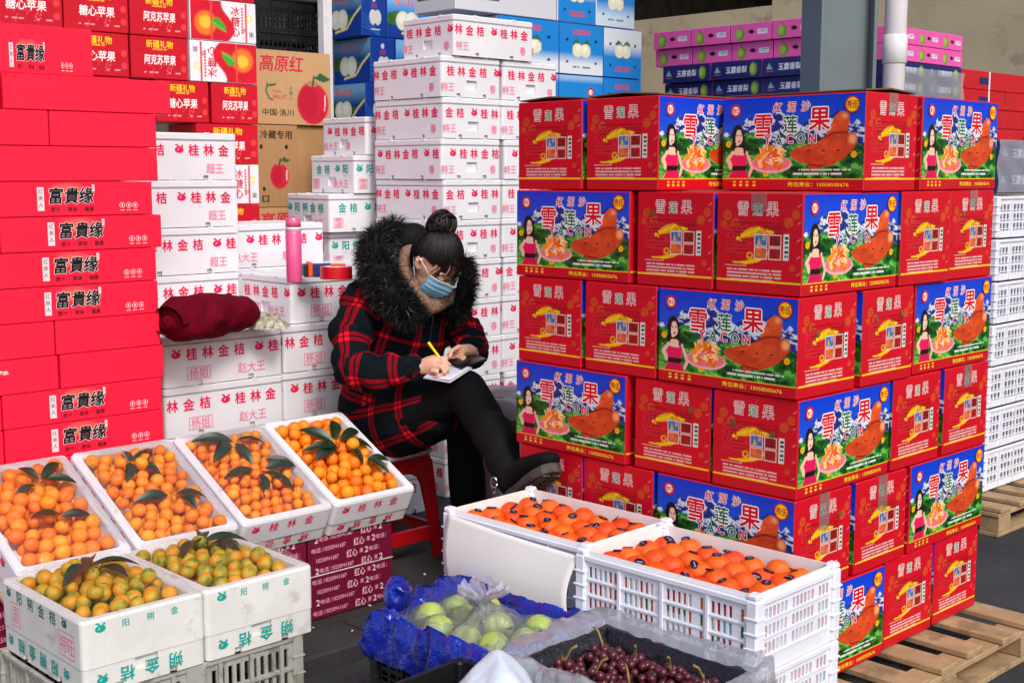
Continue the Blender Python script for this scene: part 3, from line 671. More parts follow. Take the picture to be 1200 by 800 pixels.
for vi, off in enumerate((.03, -.12)):
    FOAM_ART["green", 0, vi] = art_foam(FL, off, "阳朔金桔", TEAL, [("赵大王", .40, 0), ("国", .05, 1)], LPINK, True)
    FOAM_ART["green", 1, vi] = art_foam(FS, off, "阳朔金桔", TEAL, [("赵大王", .25, 0), ("国", .05, 1)], LPINK, True)
# ---------------------------------------------------------------- setting
def flat(name, mb, m, kind="structure"):
    o = part(name, mb.mesh(name), m); o["kind"] = kind; return o
KERB_V = 1.30; PAVE = .06
g = MB(); g.sheet(60, 60, lambda a, b: ((a-.5)*160, (b-.5)*160+30, 0)); flat("road", g, "asphalt")
# pavement: kerb stones (each a piece) and the slab behind
pv = thing("pavement", "dark stone pavement raised a step above the road", "pavement", (0, 0, 0)); del pv["category"]; del pv["label"]; pv["kind"] = "structure"
def uvbox(mb, u0, u1, v0, v1, z0, z1, ch=0):
    M = Matrix.Translation(Vector((float(O[0]), float(O[1]), 0))) @ Matrix.Rotation(ROT, 4, 'Z'); return mb.box(u0, u1, v0, v1, z0, z1, ch, M)
part("slab", uvbox(MB(), -9, 14, KERB_V+.205, 3.04, -.1, PAVE).mesh("slab"), "kerb_stone", pv)
for k in range(14):
    part("kerb_stone", uvbox(MB(), -4+.72*k, -4+.72*k+.712, KERB_V, KERB_V+.2, -.1, PAVE+.002*(k % 3), .008).mesh("kerb_stone"), "kerb_stone", pv)
dock = MB(); uvbox(dock, -6, 34, 3.06, 9.5, -.1, 1.03, .01); flat("loading_dock", dock, "concrete")
# market hall behind: plastered back wall, roof on steel
WU = 8.6
wz = float(atu(820, 16, WU)[2]); wv = float(atu(905, 5, WU)[1])
wl_ = thing("hall_wall", "bare beige plaster wall closing the market hall behind the cartons", "wall", W(WU, 0, 0), ROT)
part("wall_face", MB().box(0, .25, -9, wv, 0, 6.2).mesh("wall_face"), "wall_plaster", wl_)
part("low_wall", MB().box(.002, .25, wv+.001, 12, 0, wz).mesh("low_wall"), "wall_plaster", wl_)
bw = thing("dark_back_wall", "dark end wall deep inside the market hall", "wall", W(2, 12.2, 0), ROT); part("wall_face", MB().box(-14, 16, 0, .25, 0, 6.2).mesh("wall_face"), "concrete", bw)
rf = thing("hall_roof", "dark sheet metal roof over the back of the market hall", "roof", W(5, 6, 0), ROT)
part("roof_sheet", MB().box(-16, 12, 1.2, 6.4, 6.22, 6.28).mesh("roof_sheet"), "roof_sheet", rf)
part("roof_sheet", MB().box(3.4, 12, -12, 1.19, 6.22, 6.28).mesh("roof_sheet"), "roof_sheet", rf)
part("back_sheet", MB().box(11.7, 11.8, -12, 6.4, 0, 6.2).mesh("back_sheet"), "roof_sheet", rf)
for k in range(5): part("purlin", MB().box(-16, 12, 1.3+1.2*k, 1.42+1.2*k, 6.06, 6.21).mesh("purlin"), "steel_paint", rf)
for k in range(8): part("rafter", MB().box(-15+3.4*k, -14.85+3.4*k, 1.2, 6.4, 5.8, 6.05).mesh("rafter"), "steel_paint", rf)
# steel column and rain pipe
cu = uv(aty(985, 205, 6.1)); co = thing("steel_column", "grey painted steel column behind the yacon cartons", "column", W(cu[0], cu[1], 0), ROT+math.radians(-38))
part("web", MB().box(-.145, .075, -.02, .02, PAVE, 5.0).mesh("web"), "steel_paint", co)
part("flange", MB().box(.076, .094, -.16, .14, PAVE, 5.0, .002).mesh("flange"), "steel_paint", co)
part("flange", MB().box(-.165, -.146, -.14, .14, PAVE, 5.0, .002).mesh("flange"), "steel_paint", co)
part("cover_plate", MB().box(-.143, .074, -.10, -.088, PAVE, 5.0).mesh("cover_plate"), "steel_paint", co)
part("base_plate", MB().box(-.22, .2, -.2, .2, PAVE, PAVE+.02, .002).mesh("base_plate"), "steel_paint", co)
pu = uv(aty(1043, 205, 5.95)); pp = thing("rain_pipe", "white plastic rain pipe running down beside the grey column", "pipe", W(pu[0], pu[1], 0))
part("pipe", MB().lathe([(.049, 0), (.049, 5.0)], 24).mesh("pipe", "pvc", True), None, pp, (0, 0, PAVE))
for z in (2.12, 3.6): part("coupling", MB().lathe([(.05, z-.07), (.055, z-.065), (.055, z+.055), (.05, z+.06)], 24).mesh("coupling", "pvc", True), None, pp)
wp = uv(aty(381, 30, 7.4)); pp2 = thing("white_post", "slim white metal post between black crates and pear cartons", "post", W(wp[0], wp[1], 1.03), ROT)
part("post", MB().box(-.03, .03, -.03, .03, 0, 3.6, .004).mesh("post"), "pvc", pp2); part("foot_plate", MB().box(-.07, .07, -.07, .07, .001, .012, .002).mesh("foot_plate"), "pvc", pp2)
# ---------------------------------------------------------------- cartons
UNITBOX = {}
def carton_body(w, d, h, material, ch=.003):
    k = (round(w, 4), round(d, 4), round(h, 4), material)
    if k not in UNITBOX: UNITBOX[k] = MB().box(-w/2, w/2, -d/2, d/2, 0, h, ch).mesh("carton_body", material)
    return UNITBOX[k]
def panel(name, mesh, parent, w, d, h, side, unit=True, inset=.0):
    """hang a printed panel on a side of a w x d x h box: 'f' = -y, 'b' = +y, 'l' = -x, 'r' = +x"""
    L = w if side in 'fb' else d; sx = (L-2*inset) if unit else 1; sz = (h-2*inset) if unit else 1
    off = L/2-inset; e = .0004
    loc, rz = {'f': ((-off, -d/2-e, inset), 0), 'b': ((off, d/2+e, inset), math.pi), 'l': ((-w/2-e, off, inset), -math.pi/2), 'r': ((w/2+e, -off, inset), math.pi/2)}[side]
    return part(name, mesh, None, parent, loc, (0, 0, rz), (sx, 1, sz))
TAPE = {}
def tape_part(parent, w, d, h, along='x', drop=.07):
    k = (round(w, 3), round(d, 3), round(h, 3), along, drop)
    if k not in TAPE:
        m = MB(); e = .0012; t = .024
        if along == 'x':
            m.box(-w/2-e, w/2+e, -t, t, h-.0005, h+e)
            for s_ in (-1, 1): m.box(min(s_*(w/2+e), s_*(w/2-.0005)), max(s_*(w/2+e), s_*(w/2-.0005)), -t, t, h-drop, h-.0006)
        TAPE[k] = m.mesh("tape", "tape_clear")
    return part("tape", TAPE[k], None, parent)
ORD = ["top", "second", "third", "fourth", "fifth", "bottom"]
YL, YS, YH = .480, .280, .272
FLAP = MB()
for s_ in (-1, 1):
    M = Matrix.Translation((0, s_*YS/2*.98, YH+.001)) @ Matrix.Rotation(s_*-.06, 4, 'X') @ Matrix.Translation((0, -s_*YS*.245, .004)); FLAP.box(-YL/2*.98, YL/2*.98, -YS*.24, YS*.24, -.002, .002, 0, M)
FLAPM = FLAP.mesh("flap", "kraft_dark")
def yacon_carton(u, v, z, rot, label, flaps=False, dusty=False):
    jr = random.uniform(-.012, .012)
    t = thing("yacon_carton", label, "carton", W(u+random.uniform(-.004, .004), v+random.uniform(-.004, .004), z), ROT+rot+jr, "yacon cartons stacked on the pallet")
    part("carton_body", carton_body(YL, YS, YH, "yacon_red"), None, t)
    for sd in 'fb': panel("picture_panel", ART["ylong"], t, YL, YS, YH, sd, inset=.003)
    for sd in 'lr': panel("end_panel", ART["yend"], t, YL, YS, YH, sd, inset=.003)
    if flaps: part("top_flaps", FLAPM, None, t)
    if random.random() < .3: tape_part(t, YL+.004, YS, YH, 'x', random.choice((.05, .07, .1)))
    return t
def y_hole(t, side, spots):
    for x, z in spots:
        m = MB(); m.lathe([(.009, 0), (.009, .0012)], 12, Matrix.Translation((x, -.0015, z)) @ Matrix.Rotation(math.pi/2, 4, 'X'))
        o = part("air_hole", m.mesh("air_hole", "kraft_dark"), None, t); L = YL if side in 'fb' else YS; D = YS/2 if side in 'fb' else YL/2
        o.rotation_euler[2] = {'f': 0, 'b': math.pi, 'l': -math.pi/2, 'r': math.pi/2}[side]; o.location = {'f': (0, -D, 0), 'b': (0, D, 0), 'l': (-D, 0, 0), 'r': (D, 0, 0)}[side]
Z0 = .132; R90 = -math.pi/2; G = .013
for row in range(6):                       # row 0 = bottom
    z = Z0+row*.2745; nm = ORD[5-row]; nr = "row"
    if row == 5:
        yacon_carton(.285+YS/2, .0+YL/2, z, R90, "yacon carton in the top row in front of the column, whole picture showing", True)
        yacon_carton(.008+YL/2, .50+YS/2, z, 0, "yacon carton in the top row, red end and half hidden picture side in view", True)
        yacon_carton(.004+YL/2, .80+YS/2-.008, z, 0, "yacon carton at the left end of the top row, only its red end showing", True)
        yacon_carton(.61+YL/2, YS/2+.006, z, 0, "yacon carton at the right end of the top row, picture side in view")
        yacon_carton(.62+YL/2, YS*1.5+.02, z, 0, "yacon carton hidden behind the right end of the top row")
        continue
    if row % 2 == 1 or row == 5: pat = 'B'
    pat = 'A' if row in (1, 3) else 'B'      # A: long side at the corner faces left; B: it faces right
    if row == 4: pat = 'B'
    if pat == 'A':
        a = yacon_carton(YS/2, YL/2, z, R90, f"yacon carton in the {nm} {nr}, at the near corner, picture side facing left")
        b = yacon_carton(YL/2, YL+G+YS/2, z, 0, f"yacon carton in the {nm} {nr}, red end facing left, beside the corner carton")
        b2 = yacon_carton(YL/2, YL+2*G+YS*1.5, z, 0, f"yacon carton in the {nm} {nr}, red end facing left, at the far left end")
        c_ = yacon_carton(YS+G+YS/2+.012, YL/2, z, R90, f"yacon carton in the {nm} {nr}, red end facing right, beside the corner carton")
        d_ = yacon_carton(YS*2+.055+YL/2, YS/2+.004, z, 0, f"yacon carton in the {nm} {nr}, picture side facing right, at the right end")
        if row == 3: y_hole(c_, 'r', [(-.07, .19), (.07, .195)]); y_hole(a, 'r', [(-.05, .17)])
        if row == 1: y_hole(a, 'r', [(.08, .2)])
    else:
        a = yacon_carton(YL/2, YS/2, z, 0, f"yacon carton in the {nm} {nr}, at the near corner, picture side facing right")
        b = yacon_carton(YL/2+.006, YS+G+YS/2, z, 0, f"yacon carton in the {nm} {nr}, red end facing left, beside the corner carton")
        b2 = yacon_carton(YS/2, YS*2+3*G+YL/2, z, R90, f"yacon carton in the {nm} {nr}, picture side facing left, at the far left end")
        c_ = yacon_carton(YL+.02+YS/2, YL/2, z, R90, f"yacon carton in the {nm} {nr}, red end facing right, beside the corner carton")
        d_ = yacon_carton(YL+.048+YS*1.5, YL/2+.006, z, R90, f"yacon carton in the {nm} {nr}, red end facing right, at the right end")
        if row == 4: y_hole(b, 'l', [(-.08, .21)]); y_hole(d_, 'r', [(-.06, .2)])
        if row == 2: y_hole(b, 'l', [(.07, .2)]); y_hole(a, 'l', [(-.07, .185), (.06, .17)])
# ---------------------------------------------------------------- pallets
def pallet(u0, u1, v0, v1, top, label):
    t = thing("wooden_pallet", label, "pallet", W((u0+u1)/2, (v0+v1)/2, 0), ROT, "wooden pallets"); w = u1-u0; d = v1-v0
    n = max(4, int(round(w/.165))); bw = .098
    for k in range(n):
        x = -w/2+bw/2+(w-bw)*k/(n-1); e = random.uniform(-.012, .012)
        part("deck_board", MB().box(-bw/2, bw/2, -d/2+e, d/2+e, 0, .02, .003).mesh("deck_board"), "wood", t, (x, 0, top-.022), (0, random.uniform(-.004, .004), random.uniform(-.01, .01)))
    for y in (-d/2+.05, 0, d/2-.05):
        part("stringer", MB().box(-w/2, w/2, -.045, .045, 0, .018, .002).mesh("stringer"), "wood", t, (0, y, top-.042))
        for x in (-w/2+.06, 0, w/2-.06): part("block", MB().box(-.055, .055, -.045, .045, 0, top-.064, .003).mesh("block"), "wood", t, (x, y, .020))
        part("bottom_board", MB().box(-w/2, w/2, -.045, .045, 0, .018, .002).mesh("bottom_board"), "wood", t, (0, y, .001))
pallet(-.06, 1.14, -.19, 1.05, Z0-.002, "wooden pallet under the yacon cartons")
pallet(2.35, 3.5, .52, 1.7, .13, "wooden pallet under the tall stack of white plastic crates")
# ---------------------------------------------------------------- plastic crates
def crate_mesh(L, D, h, style):
    m = MB(); th = .006; e = .03
    def wall(org, ex, en, length):
        if style == "white":
            xs = [0]; n = int((length-2*e)/.0165); pit = (length-2*e)/n; kinds = []
            for k in range(n):
                grp = k % 7 == 6
                xs += [e+k*pit+.0032, e+k*pit+pit-.0032]; kinds += [grp]
            xs.append(length); zs = [0, .045, .075, .087, .117, .129, .159, h]
            zs = [min(z*h/.185, h) for z in zs]
            hole = lambda i, j: i % 2 == 1 and j in (1, 3, 5) and not kinds[(i-1)//2]
        elif style == "open":
            n = int((length-2*e)/.031); pit = (length-2*e)/n; xs = [0]
            for k in range(n): xs += [e+k*pit+.005, e+k*pit+pit-.005]
            xs.append(length); zs = [0, .03, .062, .072, .104, .114, .146, h]; hole = lambda i, j: i % 2 == 1 and j in (1, 3, 5)
        elif style == "grey":
            n = int((length-2*e)/.024); pit = (length-2*e)/n; xs = [0]
            for k in range(n): xs += [e+k*pit+.006, e+k*pit+pit-.006]
            xs.append(length); zs = [0, .03, .085, .10, .155, .17, h-.03, h]; hole = lambda i, j: i % 2 == 1 and j in (1, 3, 5)
        else:
            n = int((length-2*e)/.032); pit = (length-2*e)/n; xs = [0]
            for k in range(n): xs += [e+k*pit+.005, e+k*pit+pit-.005]
            xs.append(length); zs = [0]+sum([[h*q, h*(q+.2)-.008] for q in (.12, .34, .56)], [])+[h-.035, h]; zs = sorted(set(zs)); hole = lambda i, j: i % 2 == 1 and j in (1, 3, 5)
        m.plate(org, ex, (0, 0, 1), en, xs, zs, hole, th)
    wall((-L/2, -D/2, 0), (1, 0, 0), (0, -1, 0), L); wall((L/2, D/2, 0), (-1, 0, 0), (0, 1, 0), L)
    wall((-L/2, D/2-th, 0), (0, -1, 0), (-1, 0, 0), D-2*th); wall((L/2, -D/2+th, 0), (0, 1, 0), (1, 0, 0), D-2*th)
    m.box(-L/2+th, L/2-th, -D/2+th, D/2-th, .004, .010)
    return m.mesh("crate_walls")
def crate_trim(L, D, h, style):
    m = MB(); o = .007
    for y in (-1, 1): m.box(-L/2-.001, L/2+.001, *sorted((y*(D/2+o), y*(D/2-.002))), h-.012, h+.002, .002)
    for x in (-1, 1): m.box(*sorted((x*(L/2+o), x*(L/2-.002))), -D/2-.001, D/2+.001, h-.0125, h+.0015, .002)
    if style != "grey":
        for x in (-1, 1):
            for zz in (h*.22, h*.47, h*.70): m.box(*sorted((x*(L/2+.004), x*(L/2-.001))), -D/2+.03, D/2-.03, zz, zz+.004)
        for y in (-1, 1):
            for zz in (h*.20, h*.43, h*.66): m.box(-L/2+.03, L/2-.03, *sorted((y*(D/2+.003), y*(D/2-.001))), zz, zz+.004)
            for q in (-.25, 0, .25): m.box(L*q-.004, L*q+.004, *sorted((y*(D/2+.006), y*(D/2-.001))), .004, h-.013)
    else:
        for y in (-1, 1):
            for q in (-.34, -.12, .12, .34): m.box(L*q-.006, L*q+.006, *sorted((y*(D/2+.008), y*(D/2-.001))), .002, h-.013)
            for zz in (.09, .16): m.box(-L/2, L/2, *sorted((y*(D/2+.006), y*(D/2-.001))), zz, zz+.006)
        for x in (-1, 1):
            for q in (-.3, 0, .3): m.box(*sorted((x*(L/2+.008), x*(L/2-.001))), D*q-.006, D*q+.006, .002, h-.013)
            for zz in (.09, .16): m.box(*sorted((x*(L/2+.006), x*(L/2-.001))), -D/2, D/2, zz, zz+.006)
    return m.mesh("rim")
def crate_post(h, peak):
    m = MB(); m.box(-.017, .017, -.017, .017, 0, h+.003, .005)
    for k in range(4): m.box(-.0195, .0195, -.0195, .0195, h*(.16+.2*k), h*(.16+.2*k)+.005, .001)
    if peak: m.box(-.015, .015, -.015, .015, h+.002, h+peak, .005)
    return m.mesh("corner_post")
CR = {}
def crate_proto(key, L, D, h, style, material, peak):
    CR[key] = (crate_mesh(L, D, h, style), crate_trim(L, D, h, style), crate_post(h, peak), L, D, h, material)
crate_proto("white", .55, .36, .185, "white", "white_plastic", .0)
crate_proto("whitetop", .55, .36, .185, "white", "white_plastic", .018)
crate_proto("open", .55, .36, .180, "open", "white_plastic", 0)
crate_proto("grey", .47, .325, .255, "grey", "grey_plastic", 0)
crate_proto("black", .48, .34, .19, "black", "black_plastic", 0)
def crate(key, u, v, z, rot, label, group, liner=True, name="plastic_crate", load=False):
    a, b, c_, L, D, h, mt = CR[key]
    t = thing(name, label, "crate", W(u, v, z), ROT+rot, group)
    part("crate_walls", a, mt, t); part("rim", b, mt, t)
    for x in (-1, 1):
        for y in (-1, 1): part("corner_post", c_, mt, t, (x*(L/2-.008), y*(D/2-.008), 0))
    if load: part("shade_dark_load", MB().box(-L/2+.03, L/2-.03, -D/2+.03, D/2-.03, .014, h*.86, .01).mesh("shade_dark_load", "black_plastic"), None, t)  # contents as one black block, shade behind the holes put into its colour
    if liner:
        k = ("liner", key)
        if k not in CR:
            m = MB(); l2, d2 = L/2-.0085, D/2-.0085; hh = h+(.012 if key == "whitetop" else -.004)
            for s_ in (-1, 1): m.box(-l2, l2, *sorted((s_*d2, s_*(d2-.003))), .012, hh); m.box(*sorted((s_*l2, s_*(l2-.003))), -d2+.004, d2-.004, .012, hh)
            CR[k] = m.mesh("liner", "card_white")
        ln = part("paper_liner", CR[k], None, t)
        for sd in 'fblr': panel("liner_print", ART["liner"], ln, L-.017, D-.017, h*.92, sd).location.z = .013
    return t
crates_front = []
for k in range(3):
    z = .002+k*.188; key = "whitetop" if k == 2 else "white"
    lev = ("lowest", "middle", "topmost")[k]
    crate(key, -.295, .070, z, R90+.03, f"white plastic crate in the right front stack, {lev} of three" + (", full of stickered oranges" if k == 2 else ""), "white crates in front of the yacon cartons")
    crate(key, -.275, .626, z, R90+.03, f"white plastic crate behind the curled white card, {lev} of three" + (", full of stickered oranges" if k == 2 else ""), "white crates in front of the yacon cartons")
for k in range(7): crate("open", 2.56+.275, .70+.18, .135+k*.190, random.uniform(-.02, .02), f"white plastic crate in the far right stack, {('lowest, on the pallet', 'second from the pallet', 'third from the pallet', 'fourth from the pallet', 'third from the top', 'second from the top', 'topmost')[k]}", "white crates stacked beyond the yacon cartons", False, load=True)
# curled white card hanging over the side of one crate
cd = MB(); CU = -.474
ca, cb, cc_, cd_ = atu(527, 601, CU), atu(681, 651, CU), atu(672, 727, CU), atu(534, 694, CU)
def card(a, b):
    l = ca+(cd_-ca)*b; r = cb+(cc_-cb)*b; p = l+(r-l)*a
    return W(CU-.006-.014*math.sin(math.pi*b)-.012*b-.010*math.sin(math.pi*a), p[1]+.010*math.sin(math.pi*b)*(1-a)-.012*math.sin(math.pi*b)*a*-1, p[2])
cd.sheet(24, 16, card); o = part("card_sheet", cd.mesh("card_sheet", "card_white", True)); sm = o.modifiers.new("thick", 'SOLIDIFY'); sm.thickness = .003
tag(o, "curled blank white card hanging over the side of an orange crate", "card")
# ---------------------------------------------------------------- polystyrene boxes
def rounded(a, b, r, n=4):
    """corner points of a rounded rectangle, counter-clockwise from the right end of the front side"""
    P = []
    for cx, cy, a0 in ((a-r, -b+r, -90), (a-r, b-r, 0), (-a+r, b-r, 90), (-a+r, -b+r, 180)):
        for k in range(n+1): t = math.radians(a0+90*k/n); P.append((cx+r*math.cos(t), cy+r*math.sin(t)))
    return P
def rslab(m, a, b, r, z0, z1, ch=.004):
    lv = [(ch, z0), (0, z0+ch), (0, z1-ch), (ch, z1)]; base = len(m.v); n = None
    for ins, z in lv:
        P = rounded(a-ins, b-ins, r-ins*.5); n = len(P); m.v += [(x, y, z) for x, y in P]
    for j in range(3):
        for k in range(n): m.f.append((base+j*n+k, base+j*n+(k+1) % n, base+(j+1)*n+(k+1) % n, base+(j+1)*n+k)); m.m.append(m.mi)
    m.f.append(tuple(base+k for k in range(n))[::-1]); m.m.append(m.mi); m.f.append(tuple(base+3*n+k for k in range(n))); m.m.append(m.mi)
def foam_body(L, D, h, r=.014):
    """box body with notches along the bottom edge and a grip recess in each end"""
    m = MB(); a, b = L/2, D/2; n = 4
    P = rounded(a, b, r, n)
    for c0 in range(4):
        for k in range(n): (x0, y0), (x1, y1) = P[c0*(n+1)+k], P[c0*(n+1)+k+1]; m.q([(x0, y0, 0), (x1, y1, 0), (x1, y1, h), (x0, y0, h)])
    nt = .011
    for sgn in (1, -1):
        l = L-2*r; xs = [0, l*.27-nt, l*.27+nt, l*.73-nt, l*.73+nt, l]
        m.pocket_face((-sgn*(a-r), -sgn*b, 0), (sgn, 0, 0), (0, 0, 1), (0, -sgn, 0), xs, [0, .017, h], lambda i, j: i in (1, 3) and j == 0, .011)
        l = D-2*r; xs = [0, l*.26-nt, l*.26+nt, l*.5-.032, l*.5+.032, l*.74-nt, l*.74+nt, l]
        m.pocket_face((-sgn*a, sgn*(b-r), 0), (0, -sgn, 0), (0, 0, 1), (-sgn, 0, 0), xs, [0, .017, .034, .076, h], lambda i, j: (i in (1, 5) and j == 0) or (i == 3 and j == 2), .011)
    m.q([(x, y, 0) for x, y in P][::-1]); m.q([(x, y, h) for x, y in P]); return m
FB = foam_body(FL, FS, FH-.032).mesh("foam_body", "foam"); _l = MB(); rslab(_l, FL/2+.0015, FS/2+.0015, .015, FH-.030, FH-.0015, .005)
for sx in (-1, 1):
    for q in (-.24, .24): _l.box(FL*q*1.0-.012, FL*q+.012, *sorted((sx*(FS/2+.0025), sx*(FS/2-.008))), FH-.010, FH+.0005, .002); _l.box(*sorted((sx*(FL/2+.0025), sx*(FL/2-.008))), FS*q-.012, FS*q+.012, FH-.010, FH+.0005, .002)
FLID = _l.mesh("foam_lid", "foam")
def foam_box(u0, v0, z, along, stamp, label, group):
    """closed box whose near corner is at (u0, v0); along = 'u' or 'v' for its long side"""
    w, d = (FL, FS) if along == 'u' else (FS, FL); j = lambda s_: random.uniform(-s_, s_)
    t = thing("foam_box", label, "foam box", W(u0+w/2+j(.003), v0+d/2+j(.003), z), ROT+(0 if along == 'u' else R90)+j(.008), group)
    part("foam_body", FB, None, t); part("foam_lid", FLID, None, t)
    nv = 2 if stamp == "green" else 3
    for sd in 'fblr': panel("foam_lettering", FOAM_ART[stamp, 0 if sd in 'fb' else 1, random.randrange(nv)], t, FL, FS, FH, sd, unit=False)["kind"] = "stuff"
    return t
P_ = PAVE+.003; LV = [P_+.1835*k for k in range(14)]; NTH = ["lowest", "second", "third", "fourth", "fifth", "sixth", "seventh", "eighth", "ninth", "tenth", "eleventh", "topmost"]
# platform of boxes beside the woman
for k in range(5):
    foam_box(-.655, 2.20, LV[k], 'u', "jie", f"foam box in the pile under the rolled red cloth, {('lowest', 'second', 'third', 'fourth', 'top')[k]} of five", "foam boxes behind the trays")
    foam_box(-.145, 2.21, LV[k], 'u', "jie", f"foam box in the pile under the pink flask, {('lowest', 'second', 'third', 'fourth', 'fifth')[k]} of six", "foam boxes behind the trays")
foam_box(-.09, 2.235, LV[5], 'u', "jie", "foam box carrying the pink flask, top of its pile", "foam boxes behind the trays")
# tower left, half behind the red cartons
for k in range(9): foam_box(-.585, 2.60, LV[k], 'u', "wang", f"foam box in the left tower beside the red cartons, {NTH[k] if k < 8 else 'topmost'} of nine", "foam boxes in the left tower")
for k in range(7): foam_box(-.07, 2.74, LV[k], 'u', "da", f"foam box in the low tower behind the pink flask, {NTH[k] if k < 6 else 'topmost'} of seven", "foam boxes in the low tower")
# tower with green lettering, standing on the dock
gd = thing("wooden_dunnage", "short boards under the green lettered foam boxes on the dock", "boards", W(1.0, 3.42, 1.031), ROT)
for yy in (-.14, .12): part("board", MB().box(-.24, .26, -.06, .06, 0, .062, .002).mesh("board", "wood"), None, gd, (0, yy, 0))
for k, (u0, v0, st, lb) in enumerate(((.745, 3.14, "green", "foam box with green lettering behind the tape roll, lowest of four"), (.725, 3.10, "green", "foam box with green lettering jutting left, second of four"), (.86, 3.09, "green", "foam box with green lettering, third of four beside the tall tower"), (.93, 3.08, "da", "foam box with pink lettering topping the green lettered boxes"))):
    foam_box(u0, v0, 1.096+.1835*k, 'u', st, lb, "foam boxes in the green lettered tower")
for k in range(6): foam_box(.385, 2.40, LV[k], 'v', "da", f"foam box below the green lettered boxes, behind the woman, {NTH[k]} from the ground", "foam boxes behind the woman")
# tall tower
for k in range(11):
    foam_box(.925+.006*(k % 2), 2.515, LV[k], 'v', "te", f"foam box in the tall tower, left column, {NTH[k] if k < 10 else 'uppermost'} from the ground", "foam boxes in the tall tower")
    foam_box(1.295+.006*(k % 3), 2.515, LV[k], 'v', "te", f"foam box in the tall tower, right column, {NTH[k] if k < 10 else 'uppermost'} from the ground", "foam boxes in the tall tower")
foam_box(.985, 2.50, LV[11], 'u', "te", "single foam box crowning the tall white tower", "foam boxes in the tall tower")
# film-wrapped carton between the woman and the yacon cartons
wc = uv(atz(585, 470, .60)); t = thing("wrapped_carton", "white foam box under clear film beside the yacon cartons", "carton", W(.61, 1.68, PAVE+.003), ROT)
part("foam_body", MB().box(-.18, .18, -.23, .23, 0, .60, .008).mesh("foam_body", "foam_old"), None, t)
part("tape_band", MB().box(-.183, .183, -.233, .233, .50, .61, .004).mesh("tape_band", "kraft_dark"), None, t)
fm = MB(); fm.sheet(24, 24, lambda a, b: ((a-.5)*.41, (b-.5)*.51, .622+.012*math.sin(a*9+3*b)+.008*math.sin(b*23+a*5)-(.05 if min(a, b, 1-a, 1-b) < .04 else 0)))
part("film_sheet", fm.mesh("film_sheet", "film_milky", True), None, t)
# ---------------------------------------------------------------- flat red cartons, left
GH = .1105; GL = .545; GS = .365; RV = 2.05
def gift(u1, v0, z, style, label, L=GL, D=GS, rot=0, h=GH):
    """carton whose right near corner is at (u1, v0)"""
    t = thing("red_carton", label, "carton", W(u1-L/2, v0+D/2, z), ROT+rot+random.uniform(-.006, .006), "flat red cartons piled at the left")
    part("carton_body", carton_body(L, D, h-.002, "carton_red", .0025), None, t)
    if style == "print": panel("gift_lettering", ART["gift"], t, L, D, h, 'f', unit=False)["kind"] = "stuff"
    if style == "scuff": panel("torn_tape_mark", ART["scuff"], t, L, D, h, 'f', unit=False)["kind"] = "stuff"
    if style in ("seam",): part("flap_seam", MB().box(-.02, -.0185, -D/2-.0012, -D/2+.001, .002, h-.004).mesh("flap_seam", "carton_red"), None, t)
    return t
ztop = [atv(182, 213, RV)[2]]
def zpx(y, x=188): return atv(x, y, RV)[2]
lev = []          # from the boundary pixels at the right edge, top down
z = PAVE+.003; n = 0; rows = []
while z < 1.75: rows.append(z); z += GH
off = (1.53-rows[0]) % GH                     # make one joint fall at the measured height
base_h = off if off > .03 else off+GH
tb = thing("pallet_stand", "low wooden stand beneath the pile of flat red cartons", "stand", W(-1.45, RV+.42, PAVE+.001), ROT)
for yy in (-.36, -.12, .12, .36): part("deck_board", MB().box(-.72, .72, -.06, .06, 0, base_h*.35, .002).mesh("deck_board", "wood"), None, tb, (0, yy, base_h*.65-.004))
for xx in (-.6, 0, .6): part("bearer", MB().box(-.04, .04, -.42, .42, 0, base_h*.65-.006, .002).mesh("bearer", "wood"), None, tb, (xx, 0, 0))
pat = {1.53: ("wide",)}
zz = PAVE+.003+base_h; idx = 0; order = []
while zz < 1.86: order.append(zz); zz += GH
pats = {}
# joints counted down from 1.53
def rowkey(z): return int(round((z-1.53)/GH))
styles = {-1: "print", -2: "print", -3: "print", -4: "print", -5: "split", -6: "splits", -7: "print", -8: "print", -9: "split", -10: "split", -11: "print", -12: "split", -13: "print", -14: "split", 0: "wide", 1: "split", 2: "wide"}
offs = {-1: -.012, -2: .018, -3: -.006, -4: -.003, -5: .0, -6: .008, -7: -.002, -8: .0, -9: .0, 0: .012, 1: .012, 2: .068}
words = ["lowest", "second", "third", "fourth", "fifth", "sixth", "seventh", "eighth", "ninth", "tenth", "eleventh", "twelfth", "thirteenth", "fourteenth", "fifteenth", "sixteenth"]
topk = rowkey(order[-1])
for z in order:
    k = rowkey(z); st = styles.get(k, "split"); r_ = -.745+offs.get(k, 0); wn_ = words[max(0, topk-k)] if topk-k else "top"; wn_ = {"lowest": "top"}.get(wn_, wn_)
    if st == "print":
        gift(r_, RV, z, "print", f"flat red carton with black lettering, {wn_} layer from the top of the pile"); gift(r_-GL-.006, RV, z, "plain", f"flat red carton left of the {wn_} lettered layer, cut by the picture edge")
    elif st.startswith("split"):
        gift(r_, RV, z, "plain", f"short flat red carton, {wn_} layer, right of the joint", L=GS, D=GL); gift(r_-GS-.006, RV, z, "scuff" if st == "splits" else "plain", f"short flat red carton, {wn_} layer, left of the joint" + (", scuffed white" if st == "splits" else ""), L=GS, D=GL)
    else:
        gift(r_, RV, z, "seam", f"long plain red carton, {wn_} layer from the top of the pile", L=GL+.02); gift(r_-GL-.03, RV, z, "plain", f"long plain red carton at the left, {wn_} layer", L=GL)
    if k < 1: gift(-.78-random.uniform(0, .02), RV+GL+.02, z, "plain", f"flat red carton at the back of the {wn_} layer", L=GL, D=GS-.04)
zt = order[-1]+GH
